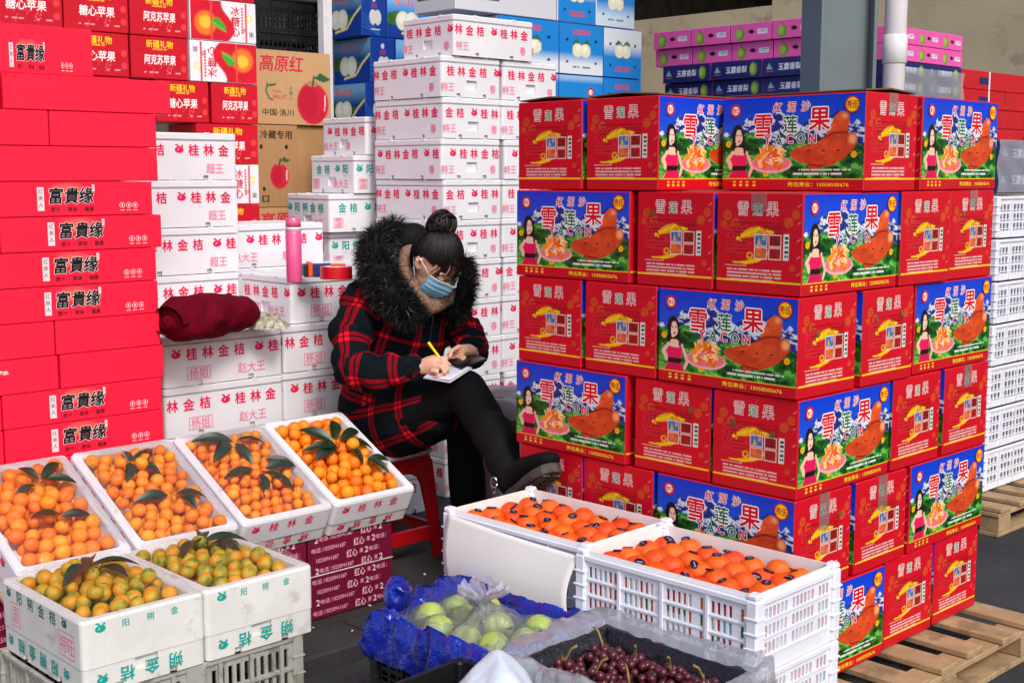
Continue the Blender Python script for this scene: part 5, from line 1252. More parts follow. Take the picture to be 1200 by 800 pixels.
# ---------------------------------------------------------------- red plastic stool
def stool():
    t = thing("plastic_stool", "red plastic stool the woman sits on", "stool", W(.165, 2.02, PAVE+.001), ROT)
    hs = .405; a1, a0 = .145, .175                       # half width at the top and at the floor
    m = MB(); rslab(m, .15, .15, .03, hs-.022, hs, .006); part("seat", m.mesh("seat", "stool_red"), None, t)
    for k in range(4):
        m = MB(); prof_o = []; N_ = 14
        hw = lambda z: a0+(a1-a0)*z/(hs-.02)
        def ring(z): return hw(z)
        # legs: two L-shaped strips per side panel, arch above and a low rail
        def P(x, z, d): y = -hw(z)+d; return (x, y, z)
        zs = [0, .05, .09, .13, .19, .25, .29]; th = .006
        for sx in (-1, 1):
            for z0, z1 in zip(zs[:-1], zs[1:]):
                w0, w1 = .045+.02*(z0/.3)**2, .045+.02*(z1/.3)**2
                q = lambda x, z, d: P(sx*x, z, d)
                m.q([q(hw(z0), z0, 0), q(hw(z0)-w0, z0, 0), q(hw(z1)-w1, z1, 0), q(hw(z1), z1, 0)]); m.q([q(hw(z0)-w0, z0, 0), q(hw(z0)-w0, z0, th*3), q(hw(z1)-w1, z1, th*3), q(hw(z1)-w1, z1, 0)])
                m.q([q(hw(z0), z0, th), q(hw(z0)-w0, z0, th), q(hw(z1)-w1, z1, th), q(hw(z1), z1, th)])
        n = 12; zt = .29
        for i in range(n):                              # arch between the legs
            xa, xb = -1+2*i/n, -1+2*(i+1)/n; wi = hw(zt)-.063
            za, zb = zt+.055*math.sqrt(max(0, 1-xa*xa)), zt+.055*math.sqrt(max(0, 1-xb*xb))
            for d in (0, th): m.q([P(xa*wi, za, d), P(xb*wi, zb, d), P(xb*wi*1.0, hs-.02, d), P(xa*wi, hs-.02, d)])
            m.q([P(xa*wi, za, 0), P(xb*wi, zb, 0), P(xb*wi, zb, th*3), P(xa*wi, za, th*3)])
        for sx in (-1, 1):
            for d in (0, th): m.q([P(sx*hw(zt), zt, d), P(sx*(hw(zt)-.063), zt, d), P(sx*(hw(zt)-.063), hs-.02, d), P(sx*hw(hs-.02), hs-.02, d)])
        for d in (0, th): m.q([P(-hw(.075)+.04, .075, d), P(hw(.075)-.04, .075, d), P(hw(.125)-.04, .125, d), P(-hw(.125)+.04, .125, d)])
        m.q([P(-hw(.125)+.04, .125, 0), P(hw(.125)-.04, .125, 0), P(hw(.125)-.04, .125, th*3), P(-hw(.125)+.04, .125, th*3)])
        part("side_panel", m.mesh("side_panel", "stool_red"), None, t, (0, 0, 0), (0, 0, k*math.pi/2))
    return t
stool()
cu2 = MB(); rslab(cu2, .165, .165, .05, 0, .028, .012); o = part("seat_cushion", cu2.mesh("seat_cushion", "cushion", True)); o.location = [float(c_) for c_ in W(.155, 2.015, PAVE+.407)]; o.rotation_euler = (0, 0, ROT+.1); tag(o, "thin pale patterned cushion on the red stool", "cushion")
# ---------------------------------------------------------------- the woman
J = lambda px, py, y: Vector([float(c_) for c_ in aty(px, py, y)])
def fused(mb, voxel, smooth=6, name="mesh"):
    """melt overlapping closed shapes into one continuous skin"""
    me = mb.mesh(name); o = bpy.data.objects.new("tmp", me); COL.objects.link(o)
    r = o.modifiers.new("r", 'REMESH'); r.mode = 'VOXEL'; r.voxel_size = voxel
    if smooth: s_ = o.modifiers.new("s", 'SMOOTH'); s_.iterations = smooth; s_.factor = .5
    out = bpy.data.meshes.new_from_object(o.evaluated_get(bpy.context.evaluated_depsgraph_get())); bpy.data.objects.remove(o); out.shade_smooth(); out.name = name; return out
FH_ = Vector((.77, -.64, 0)); PT = math.radians(47); ZZ = Vector((0, 0, 1))
hf = (FH_*math.cos(PT)-ZZ*math.sin(PT)).normalized(); hu = (FH_*math.sin(PT)+ZZ*math.cos(PT)).normalized(); hr = hf.cross(hu).normalized()
HC = J(511, 309, 4.72)
H = lambda r, f, u: HC+hr*r+hf*f+hu*u
pel = J(448, 497, 4.93); sh_r = J(424, 350, 4.74); sh_l = J(530, 354, 4.93); neck = J(484, 342, 4.83)
el_r = J(414, 436, 4.60); wr_r = J(488, 431, 4.535); el_l = J(551, 402, 4.90); wr_l = J(553, 414, 4.68)
hip_r = J(440, 503, 4.84); kn_r = J(546, 457, 4.54); an_r = J(592, 545, 4.22); hip_l = J(468, 503, 4.98); kn_l = J(540, 490, 4.74); an_l = J(552, 632, 4.74)
woman = thing("person", "seated person in red and black plaid coat and blue face mask, writing in a notebook", "person", W(.165, 2.02, PAVE))
woman_inv = Matrix.Translation(woman.location).inverted()
def wpart(name, me, material=None, parent=None):
    o = part(name, me, material, parent or woman)
    if parent is None: o.location = -woman.location
    return o
# body: one continuous skin
b = MB()
def ellipsoid(mb, c, ax, n=20, k=12):
    prof = [(math.sin(math.pi*i/k)+1e-4, -math.cos(math.pi*i/k)) for i in range(k+1)]
    M = Matrix((( ax[0].x, ax[1].x, ax[2].x, c.x), (ax[0].y, ax[1].y, ax[2].y, c.y), (ax[0].z, ax[1].z, ax[2].z, c.z), (0, 0, 0, 1))); mb.lathe(prof, n, M)
ellipsoid(b, H(0, -.004, .015), (hr*.074, hf*.092, hu*.105)); ellipsoid(b, H(0, .02, -.045), (hr*.058, hf*.068, hu*.07)); ellipsoid(b, H(0, .062, -.09), (hr*.026, hf*.026, hu*.022))
b.tube([H(0, .082, .012), H(0, .098, -.028)], [.009, .013], 8, round_cap=True)                                   # nose
for s_ in (-1, 1):
    b.tube([H(s_*.015, .086, .028), H(s_*.05, .072, .030)], [.008, .007], 8, round_cap=True)                      # brow
    ellipsoid(b, H(s_*.033, .076, .008), (hr*.016, hf*.012, hu*.010), 10, 8); ellipsoid(b, H(s_*.045, .06, -.03), (hr*.022, hf*.025, hu*.024), 10, 8)
    b.tube([H(s_*.078, -.012, .018), H(s_*.086, -.022, .005), H(s_*.084, -.016, -.014), H(s_*.077, -.006, -.024)], [.008, .010, .009, .007], 8, ab=(1, 1), round_cap=True)   # ear
b.tube([H(0, -.02, -.05), neck, J(478, 385, 4.87), J(455, 440, 4.92), pel], [.05, .056, (.11, .09), (.115, .09), (.14, .11)], 14, ref=(.87, .5, 0), round_cap=True)
b.tube([neck, sh_r+Vector((.02, .02, -.03))], [.055, .045], 10, round_cap=True); b.tube([neck, sh_l], [.06, .06], 10, round_cap=True)
b.tube([sh_r+Vector((.01, .02, -.03)), el_r, wr_r], [.044, .04, .028], 10, round_cap=True); b.tube([sh_l, el_l, wr_l], [.052, .042, .028], 10, round_cap=True)
b.tube([hip_r, kn_r, an_r], [.08, .055, .04], 12, round_cap=True); b.tube([hip_l, kn_l, an_l], [.08, .055, .04], 12, round_cap=True)
b.tube([an_r, J(604, 560, 4.15)], [.035, .025], 8, round_cap=True); b.tube([an_l, J(575, 665, 4.62)], [.035, .03], 8, round_cap=True)
def finger(pts, r0=.0092, r1=.0072):
    P = [J(*p) for p in pts]; b.tube(P, [r0+(r1-r0)*i/(len(P)-1) for i in range(len(P))], 8, round_cap=True)
# right hand closed round the pen
b.tube([wr_r, J(499, 429, 4.52), J(509, 427, 4.50)], [(.024, .026), (.031, .022), (.030, .021)], 12, ref=(0, 0, 1), round_cap=True)
finger([(509, 420.5, 4.505), (519, 419.5, 4.488), (525, 426, 4.482), (524.5, 433, 4.487)]); finger([(511, 425, 4.49), (520.5, 424.5, 4.468), (525, 431, 4.466), (521.5, 437, 4.472)])
finger([(510, 430, 4.48), (518, 430, 4.458), (521, 436, 4.458), (516.5, 440, 4.468)]); finger([(506.5, 434.5, 4.475), (513, 436, 4.458), (514.5, 440.5, 4.46), (509.5, 442, 4.47)], .0085, .0066)
finger([(499, 421.5, 4.525), (511, 417.5, 4.512), (520, 422, 4.50), (525.5, 428, 4.496)], .0105, .008)
# left hand under and round the phone
b.tube([wr_l, J(549, 411, 4.65), J(541, 410.5, 4.62)], [(.022, .026), (.026, .03), (.022, .032)], 12, ref=(0, 0, 1), round_cap=True)
finger([(547, 407, 4.615), (537, 406.5, 4.59), (529.5, 411, 4.57), (527, 418, 4.556)], .0105, .0075)
for i, (dx, dy, y) in enumerate(((0, 0, 4.63), (3, 2.5, 4.61), (6, 5, 4.59), (9, 7, 4.575))): finger([(536+dx*.9, 413+dy*.8, y), (530+dx, 421+dy, y-.03), (531+dx*1.1, 428+dy*.6, y-.05), (538+dx, 430.5+dy*.2, y-.055)], .0088, .007)
body = wpart("body", fused(b, .0034, 3, "body"), "skin")
# coat -------------------------------------------------------------
lap = J(505, 478, 4.66)
limbs = [  # polyline, radii, reference axis for the wide direction
    ([J(487, 352, 4.84), J(476, 382, 4.86), J(460, 430, 4.90), J(452, 470, 4.92), J(449, 500, 4.92)], [(.15, .105), (.185, .135), (.19, .145), (.19, .155), (.18, .15)], (.87, .42, 0)),
    ([J(432, 350, 4.76), J(412, 390, 4.69), J(413, 433, 4.61), J(447, 437, 4.565), J(481, 432, 4.535)], [.080, .083, .082, .074, .054], (0, 0, 1)),
    ([J(524, 358, 4.92), J(541, 385, 4.92), J(549, 404, 4.85), J(553, 413, 4.72)], [.080, .078, .074, .056], (0, 0, 1)),
    ([J(446, 497, 4.86), J(478, 488, 4.74), lap], [(.150, .125), (.145, .12), (.125, .10)], (.3, -.3, .9)),
    ([J(470, 495, 4.97), J(502, 490, 4.86)], [(.12, .11), (.10, .10)], (0, 0, 1))]
c = MB()
for P, R_, rf_ in limbs: c.tube(P, R_, 16, ref=rf_, round_cap=True)
c.tube([J(424, 352, 4.76), J(484, 340, 4.86), J(530, 356, 4.92)], [.082, .085, .078], 14, round_cap=True)
coat_me = fused(c, .0085, 8, "coat")
co_ = np.array([v.co[:] for v in coat_me.vertices]); no_ = np.array([v.normal[:] for v in coat_me.vertices])
def noise3(p, k, seed): return fbm(p[:, 0]*k+p[:, 1]*k*.63, p[:, 2]*k+p[:, 1]*k*.4, seed, 3)-.5
def limb_coords(P, R_, pts):
    P = np.array([list(p) for p in P]); best = np.full(len(pts), 1e9); s_out = np.zeros(len(pts)); ang = np.zeros(len(pts)); acc = 0; rm = np.mean([max(r) if isinstance(r, tuple) else r for r in R_])
    for i in range(len(P)-1):
        d = P[i+1]-P[i]; L = np.linalg.norm(d); t = np.clip((pts-P[i])@d/(L*L), -.35 if i == 0 else 0, 1.35 if i == len(P)-2 else 1); q = P[i]+t[:, None]*d; e = pts-q; r0, r1 = [max(r) if isinstance(r, tuple) else r for r in (R_[i], R_[i+1])]
        dist = np.linalg.norm(e, axis=1)/(r0+(r1-r0)*np.clip(t, 0, 1)); dn = d/L; rx = np.array([.3, -.95, .1]); rx = rx-dn*(rx@dn); rx /= np.linalg.norm(rx); ry = np.cross(dn, rx)
        up = dist < best; best[up] = dist[up]; s_out[up] = (acc+t*L)[up]; ang[up] = np.arctan2(e@ry, e@rx)[up]; acc += L
    return best, s_out, ang, rm
info = [limb_coords(P, R_, co_) for P, R_, _ in limbs]
# soft folds: rings round the sleeves near the elbow, broad folds elsewhere
disp = noise3(co_, 13, 4)*.020+noise3(co_, 30, 8)*.008
for k in (1, 2):
    near = np.argmin(np.stack([i[0] for i in info]), 0) == k; s_ = info[k][1]; disp[near] += (.007*np.sin(s_*62+2.2*np.sin(info[k][2]*2+k)))[near]
co2 = co_+no_*disp[:, None]; coat_me.vertices.foreach_set("co", co2.astype(np.float32).ravel())
npoly = len(coat_me.polygons); loops = np.zeros(len(coat_me.loops), np.int32); coat_me.loops.foreach_get("vertex_index", loops)
ls = np.zeros(npoly, np.int32); lt = np.zeros(npoly, np.int32); coat_me.polygons.foreach_get("loop_start", ls); coat_me.polygons.foreach_get("loop_total", lt)
D_ = np.stack([i[0] for i in info]); first = loops[ls]; owner = np.argmin(D_[:, first], 0); owner[owner == 4] = 3
uvl = coat_me.uv_layers.new(name="plaid"); own_l = np.repeat(owner, lt); UVv = np.zeros((len(loops), 2), np.float32)
for k in range(4):
    sel = own_l == k; vi = loops[sel]; _, s_, an, rm = info[k]; ref_a = np.repeat(an[first], lt)[sel]; a_ = an[vi]; a_ = a_+np.where(a_-ref_a > math.pi, -2*math.pi, 0)+np.where(a_-ref_a < -math.pi, 2*math.pi, 0)
    UVv[sel, 0] = a_*rm*.92+k*.07; UVv[sel, 1] = s_[vi]+k*.05
uvl.data.foreach_set("uv", UVv.ravel())
pm = mat("plaid", S(14, 18, 22), .92, bump=(330, .5, .0015), spec=.1)
def plaid_nodes():
    N = pm.node_tree.nodes; L = pm.node_tree.links; p = N["Principled BSDF"]; uvn = N.new("ShaderNodeUVMap"); uvn.uv_map = "plaid"; sx = N.new("ShaderNodeSeparateXYZ"); L.new(uvn.outputs[0], sx.inputs[0])
    def mth(op, a, b=None):
        n = N.new("ShaderNodeMath"); n.operation = op
        for i, q in enumerate((a, b)):
            if q is None: continue
            if isinstance(q, (int, float)): n.inputs[i].default_value = q
            else: L.new(q, n.inputs[i])
        return n.outputs[0]
    outs = []
    for ax in (0, 1):
        f = mth('FRACT', mth('MULTIPLY', mth('ADD', sx.outputs[ax], 10.0), 1/.142)); b1 = mth('LESS_THAN', mth('ABSOLUTE', mth('SUBTRACT', f, .12)), .048); b2 = mth('LESS_THAN', mth('ABSOLUTE', mth('SUBTRACT', f, .26)), .048); outs.append(mth('ADD', b1, b2))
    tot = mth('MULTIPLY', mth('ADD', outs[0], outs[1]), .5); r = N.new("ShaderNodeValToRGB"); L.new(tot, r.inputs[0]); r.color_ramp.interpolation = 'LINEAR'
    e = r.color_ramp.elements; e[0].color = S(13, 22, 28); e[1].color = S(236, 22, 46); n_ = e.new(.5); n_.color = S(132, 8, 26); L.new(r.outputs[0], p.inputs["Base Color"])
plaid_nodes()
coat = wpart("coat", coat_me, "plaid")
zp = MB(); zp.tube([J(508, 368, 4.70), J(503, 405, 4.70), J(500, 420, 4.70)], .004, 6); wpart("zip", zp.mesh("zip", "hood_black", True))
# cuffs
cf = MB(); cf.tube([J(474, 432.5, 4.54), J(486, 431.5, 4.533)], [.052, .046], 18, cap=False); cf.tube([J(486, 431.5, 4.533), J(480, 432, 4.537)], [.046, .03], 18, cap=False); wpart("cuff", cf.mesh("cuff", "hood_black", True)); cf = MB(); cf.tube([J(553, 411, 4.75), J(553, 414.5, 4.70)], [.056, .048], 18, cap=False); cf.tube([J(553, 414.5, 4.70), J(553, 413, 4.74)], [.048, .03], 18, cap=False); wpart("cuff", cf.mesh("cuff", "hood_black", True))
# trousers, boots
tr = MB(); tr.tube([hip_r, J(495, 484, 4.67), kn_r], [.10, .092, .076], 14, round_cap=True); tr.tube([kn_r, J(566, 490, 4.42), J(584, 524, 4.30)], [.076, .074, .066], 14, round_cap=True); tr.tube([hip_l, kn_l, J(547, 560, 4.75), J(551, 620, 4.75)], [.10, .08, .072, .066], 14, round_cap=True)
wpart("trousers", fused(tr, .008, 6, "trousers"), "trousers")
def boot(an, heel, toe, up, name, shin=Vector((0, 0, 0))):
    d = (toe-heel).normalized(); n = (up-d*up.dot(d)).normalized(); w = d.cross(n); L = (toe-heel).length
    m = MB(); m.tube([an+(n*.5+shin).normalized()*.12 if shin.length else an+n*.11, an+n*.05, an, heel+n*.045+d*.035], [.074, .068, .062, .052], 14, round_cap=True)
    m.tube([heel+d*.035+n*.045, heel+d*L*.45+n*.05, heel+d*L*.75+n*.038, toe-d*.035+n*.034], [(.044, .044), (.046, .047), (.036, .050), (.028, .042)], 16, ref=n, round_cap=True)
    o = wpart(name, fused(m, .005, 6, name), "boot")
    s_ = MB(); prof = [(0, .020), (.03, .036), (.10, .037), (.16, .045), (.21, .045), (.25, .034), (.268, .012)]; k = L/.268
    top, bot = [], []
    ringp = [(x*k, y) for x, y in prof]+[(x*k, -y) for x, y in prof[::-1]]
    for lv, (off, sc) in enumerate(((.012, .97), (.006, 1.03), (-.012, 1.03), (-.018, .95))):
        s_.v += [tuple(heel+d*(x-.004 if lv in (1, 2) else x)+w*(y*sc)+n*off) for x, y in ringp]
    q = len(ringp)
    for j in range(3):
        for i in range(q): s_.f.append((j*q+i, j*q+(i+1) % q, (j+1)*q+(i+1) % q, (j+1)*q+i)); s_.m.append(0)
    s_.f.append(tuple(range(q))); s_.m.append(0); s_.f.append(tuple(3*q+i for i in range(q))[::-1]); s_.m.append(0)
    so = part("sole", s_.mesh("sole", "sole"), None, o)
    tm = MB()
    for i in range(11):
        x = (.02+.022*i)*k
        for sy in (-1, 1): M = Matrix((( d.x, w.x, n.x, 0), (d.y, w.y, n.y, 0), (d.z, w.z, n.z, 0), (0, 0, 0, 1))); c0 = heel+d*x+w*(sy*.018)-n*.021; tm.box(-.007, .007, -.014, .014, -.004, .004, .001, Matrix.Translation(c0) @ M)
    tr_ = part("tread", tm.mesh("tread", "sole"), None, o); tr_["kind"] = "stuff"
    return o, d, n, w
upv = J(600, 540, 4.15)-J(618, 585, 4.05)
bt, d_, n_, w_ = boot(J(589, 538, 4.24), J(598, 584, 4.16), J(650, 546, 3.93), upv+Vector((-.02, .06, 0)), "boot", (kn_r-an_r).normalized())
boot(J(552, 640, 4.75), J(548, 680, 4.79), J(580, 684, 4.58), Vector((0, 0, 1)), "boot")
bk = MB(); ctr = J(579, 566, 4.13); bk.tube([ctr+Vector((.012*math.cos(a)*.8, -.004*math.cos(a), .02*math.sin(a))) for a in np.linspace(0, 6.28, 13)], .004, 6); bk.box(-.006, .006, -.004, .004, -.035, -.012, .001, Matrix.Translation(ctr)); wpart("buckle", bk.mesh("buckle", "metal", True))
# scarf, hood lining, fur trim
sc = MB(); sc.tube([J(500, 357, 4.69), J(484, 345, 4.70), J(476, 318, 4.76), J(478, 298, 4.83), J(495, 288, 4.92), J(520, 300, 4.95), J(532, 330, 4.88), J(522, 352, 4.76), J(505, 360, 4.70)], [.030, .036, .038, .036, .036, .036, .036, .034, .03], 12, round_cap=True)
wpart("scarf", fused(sc, .007, 3, "scarf"), "scarf")
hd = MB(); ellipsoid(hd, J(474, 292, 4.97), (Vector((.105, .03, 0)), Vector((-.03, .11, 0)), Vector((0, 0, .10)))); ellipsoid(hd, J(468, 320, 4.95), (Vector((.11, .03, 0)), Vector((-.03, .09, 0)), Vector((0, 0, .10)))); ellipsoid(hd, J(505, 325, 5.0), (Vector((.11, .03, 0)), Vector((-.03, .08, 0)), Vector((0, 0, .12)))); ellipsoid(hd, J(478, 282, 4.90), (Vector((.075, .02, 0)), Vector((-.02, .07, 0)), Vector((.02, 0, .07))))
wpart("hood", fused(hd, .009, 8, "hood"), "hood_black")
furpath = [J(486, 372, 4.665), J(474, 362, 4.64), J(457, 345, 4.635), J(444, 322, 4.66), J(438, 300, 4.72), J(444, 284, 4.81), J(462, 272, 4.92)]
furpath2 = [J(531, 366, 4.76), J(540, 352, 4.80), J(545, 332, 4.86), J(543, 310, 4.93)]
fv, ff, fc = [], [], []
core = MB()
def fur(path, rad, count, seed):
    rr = random.Random(seed); n = len(path); core.tube(path, rad, 14, round_cap=True)
    for k in range(count):
        t = rr.uniform(-.25, n-1+.25); i = max(0, min(n-2, int(math.floor(t)))); f = min(1.25, max(-.25, t-i)); p = path[i].lerp(path[i+1], f); tg = (path[i+1]-path[i]).normalized(); r = rad[i]+(rad[i+1]-rad[i])*max(0, min(1, f))
        a = Vector((rr.gauss(0, 1), rr.gauss(0, 1), rr.gauss(0, 1))); a = (a-tg*a.dot(tg)).normalized(); base = p+a*r*.88
        ln = rr.uniform(.022, .05); drn = (a*1.0+tg*rr.gauss(.0, .5)+Vector((rr.gauss(0, .35), rr.gauss(0, .35), rr.gauss(-.25, .35)))).normalized(); sd = drn.cross(Vector((rr.gauss(0, 1), rr.gauss(0, 1), rr.gauss(0, 1)))).normalized()*rr.uniform(.0009, .0018)
        mid = base+drn*ln*.55; tip = mid+(drn+Vector((0, 0, -.35))+a*.1).normalized()*ln*.5; b0 = len(fv)
        fv.extend([tuple(base-sd), tuple(base+sd), tuple(mid+sd*.7), tuple(mid-sd*.7), tuple(tip)]); ff.extend([(b0, b0+1, b0+2, b0+3), (b0+3, b0+2, b0+4)])
        g_ = rr.random(); cl = S(9, 9, 11) if g_ < .8 else (S(30, 30, 34) if g_ < .95 else S(110, 108, 108)); fc.extend([S(7, 7, 9)]*2+[cl]*3)
fur(furpath, [.040, .052, .060, .062, .060, .056, .045], 9000, 1); fur(furpath2, [.030, .036, .038, .032], 3000, 2)
wpart("fur_base", core.mesh("fur_base", "hood_black", True))
fm_ = bpy.data.meshes.new("fur_trim"); fm_.from_pydata(fv, [], ff); fm_.materials.append(MATS["fur"]); at = fm_.color_attributes.new("Col", 'FLOAT_COLOR', 'POINT'); at.data.foreach_set("color", np.array(fc, np.float32).ravel()); o = wpart("fur_trim", fm_); o["kind"] = "stuff"
# hair
hm = MB(); hc = Vector((0, -.018, .022)); R3 = Vector((.085, .098, .108)); nu, nvv = 40, 26
for j in range(nvv):
    for i in range(nu):
        def pt(i, j): th = math.pi*j/nvv; ph = 2*math.pi*i/nu; return (hc.x+R3.x*math.sin(th)*math.cos(ph), hc.y+R3.y*math.sin(th)*math.sin(ph), hc.z+R3.z*math.cos(th))
        Q = [pt(i, j), pt(i+1, j), pt(i+1, j+1), pt(i, j+1)]; r = sum(q[0] for q in Q)/4; f = sum(q[1] for q in Q)/4; u = sum(q[2] for q in Q)/4
        face = f > -.02 and u < .035+.35*max(0, f-.02); lower = u < -.06
        if face or lower: continue
        hm.q([tuple(H(*q)) for q in Q])
cap = wpart("hair", hm.mesh("hair", "hair", True))
sv, sf = [], []
def strand(P, w, lift=0):
    b0 = len(sv); n = len(P)
    for i, p in enumerate(P):
        t = (P[min(i+1, n-1)]-P[max(i-1, 0)]).normalized(); out = (p-HC).normalized(); sd = t.cross(out).normalized()*w*(1 if 0 < i < n-1 else .4); sv.extend([tuple(p-sd), tuple(p+out*w*.8), tuple(p+sd)])
    for i in range(n-1):
        for k in (0, 1): sf.append((b0+3*i+k, b0+3*i+k+1, b0+3*i+4+k, b0+3*i+3+k))
BUN = Vector((0, -.072, .098)); rr = random.Random(9)
for k in range(1150):                                    # combed back from the hairline to the knot
    ph = rr.uniform(0, 2*math.pi); edge_u = .045+.03*max(0, math.sin(ph)) if math.sin(ph) > -.2 else -.055
    s0 = Vector((R3.x*1.0*math.cos(ph), R3.y*math.sin(ph), 0)); th0 = math.acos(max(-1, min(1, (edge_u-hc.z)/R3.z)))+rr.uniform(-.5, .12); P = []
    start = Vector((math.sin(th0)*math.cos(ph), math.sin(th0)*math.sin(ph), math.cos(th0))); end = Vector(((BUN.x-hc.x)/R3.x, (BUN.y-hc.y)/R3.y, (BUN.z-hc.z)/R3.z)).normalized(); wob = rr.uniform(-.05, .05); lift = rr.uniform(1.01, 1.05)
    for i in range(8):
        t = i/7; q = start.lerp(end, t).normalized(); q = Vector((q.x+wob*math.sin(t*3), q.y, q.z)).normalized(); P.append(H(hc.x+q.x*R3.x*lift, hc.y+q.y*R3.y*lift, hc.z+q.z*R3.z*lift))
    strand(P, rr.uniform(.0011, .0024))
for k in range(110):                                      # loose fringe over the brow and by the ear
    x = rr.uniform(-.075, .075); P = [H(x*.9, .055, .095), H(x, .092-abs(x)*.45, .062), H(x*1.02, .100-abs(x)*.6, .035+rr.uniform(-.01, .02)), H(x*1.05, .094-abs(x)*.62, .008+rr.uniform(-.02, .02))]; strand(P, rr.uniform(.0008, .0016))
sme = bpy.data.meshes.new("hair_strands"); sme.from_pydata(sv, [], sf); sme.shade_smooth(); o = part("hair_strands", sme, "hair", cap); o["kind"] = "stuff"
bn = MB(); bc = H(BUN.x, BUN.y-.012, BUN.z+.02); ellipsoid(bn, bc, (hr*.048, hf*.042, hu*.048))
for k in range(26):
    a = rr.uniform(0, 6.28); ax = Vector((rr.gauss(0, 1), rr.gauss(0, 1), rr.gauss(0, 1))).normalized(); e1 = ax.orthogonal().normalized(); e2 = ax.cross(e1); R0 = rr.uniform(.03, .056); off = ax*rr.uniform(-.026, .026)
    bn.tube([bc+off+e1*R0*math.cos(q)+e2*R0*math.sin(q)*.92 for q in np.linspace(a, a+rr.uniform(3.5, 5.8), 14)], [.003]+[rr.uniform(.0055, .0085)]*12+[.003], 7)
part("bun", bn.mesh("bun", "hair", True), None, cap)
# face mask, loops, eyes, earring
mk = MB()
def maskp(a, b_):
    ph = math.radians(-66+132*a); u = .012-.118*b_; taper = 1-.28*max(0, b_-.45)**1.2; pl = .0022*math.sin(b_*34); nose = .020*math.exp(-((a-.5)/.10)**2)*(1-.75*b_); top = -.010*abs(a-.5)*2*(1-b_)
    f = .088*math.cos(ph)*taper+.016+nose+pl+.006*math.sin(math.pi*b_); return H(.079*math.sin(ph)*taper, f-.018*b_*b_, u+top)
mk.sheet(30, 24, maskp); mo = wpart("face_mask", mk.mesh("face_mask", "mask_blue", True)); sm = mo.modifiers.new("t", 'SOLIDIFY'); sm.thickness = .0015
ed = MB(); ed.tube([maskp(a, 0)+hf*.001 for a in np.linspace(0, 1, 24)], .0022, 6); ed.tube([maskp(a, 1)+hf*.001 for a in np.linspace(0, 1, 24)], .002, 6); part("mask_edge", ed.mesh("mask_edge", "mask_white", True), None, mo)
for s_ in (0, 1):
    sg = -1 if s_ == 0 else 1; lp = MB(); lp.tube([maskp(s_, .04), H(sg*.083, .02, .012), H(sg*.092, -.022, .022), H(sg*.094, -.034, .0), H(sg*.086, -.012, -.03), maskp(s_, .9)], .0016, 6); part("ear_loop", lp.mesh("ear_loop", "mask_white", True), None, mo)
ey = MB()
for s_ in (-1, 1):
    ey.tube([H(s_*.018, .0885, .004), H(s_*.033, .0895, .000), H(s_*.048, .081, .003)], [.0012, .0022, .0014], 6); ey.tube([H(s_*.014, .0925, .034), H(s_*.034, .088, .039), H(s_*.054, .076, .034)], [.002, .003, .0015], 6)
wpart("eyelashes_and_brows", ey.mesh("eyelashes_and_brows", "hair", True))
er = MB(); er.tube([H(.087, -.012, -.03), H(.088, -.012, -.05)], .002, 6); wpart("earring", er.mesh("earring", "metal", True))
# what she holds
def slab4(P, th, name, m_):
    P = [Vector(p) for p in P]; n = (P[1]-P[0]).cross(P[3]-P[0]).normalized(); n = n if n.z > 0 else -n; mb = MB(); mb.v = [tuple(p) for p in P]+[tuple(p-n*th) for p in P]; mb.f = [(0, 1, 2, 3), (7, 6, 5, 4)]+[(i, i+4, (i+1) % 4+4, (i+1) % 4) for i in range(4)]; mb.m = [0]*6; return mb.mesh(name, m_), n
nbP = [J(496, 442, 4.49), J(527, 447.5, 4.43), J(553, 431, 4.50), J(522, 427.5, 4.57)]
nb = thing("notebook", "small open white notebook resting on the woman's raised knee", "notebook", nbP[0]); me, nn = slab4(nbP, .004, "page", "paper"); part("page", me, None, nb, -nb.location)
P2 = [p+nn*.003+(nbP[2]-p)*.02 for p in nbP]; P2[1] = P2[1]+nn*.004; me, _ = slab4(P2, .0012, "page", "paper"); part("page", me, None, nb, -nb.location)
ln_ = MB()
for k in range(5):
    q = .2+.14*k; a_, b_ = P2[0].lerp(P2[3], q), P2[1].lerp(P2[2], q); ln_.q([a_.lerp(b_, .1)+nn*.0022, a_.lerp(b_, .9)+nn*.0052, a_.lerp(b_, .9)+nn*.0052+(P2[3]-P2[0])*.015, a_.lerp(b_, .1)+nn*.0022+(P2[3]-P2[0])*.015])
part("ruled_lines", ln_.mesh("ruled_lines", "paper_line"), None, nb, -nb.location)["kind"] = "stuff"
phP = [J(525, 421, 4.55), J(541, 431, 4.49), J(571, 420.5, 4.59), J(556, 414.5, 4.65)]
ph = thing("phone", "black phone held in the woman's left hand above the notebook", "phone", phP[0]); me, nn = slab4(phP, .009, "case", "black_plastic"); part("case", me, None, ph, -ph.location)
me, _ = slab4([p+(sum(phP, Vector())/4-p)*.06+nn*.0012 for p in phP], .001, "screen", "phone"); part("screen", me, None, ph, -ph.location)
pe = thing("pen", "bright yellow pen gripped in the woman's right hand", "pen", J(528, 437, 4.475)); pt_ = MB(); pt_.tube([J(502.5, 402, 4.515), J(525, 432, 4.48)], .0048, 10); part("barrel", pt_.mesh("barrel", "pen_yellow", True), None, pe, -pe.location)
pt_ = MB(); pt_.tube([J(525, 432, 4.48), J(527.5, 436, 4.475)], [.0045, .001], 10); part("tip", pt_.mesh("tip", "pen_yellow", True), None, pe, -pe.location); pt_ = MB(); pt_.tube([J(502, 401, 4.516), J(506.5, 407.5, 4.508)], .0054, 10); part("cap", pt_.mesh("cap", "pen_yellow", True), None, pe, -pe.location)
# ---------------------------------------------------------------- small things on the foam boxes
zt5 = LV[4]+FH+.003; zt6 = LV[5]+FH+.003
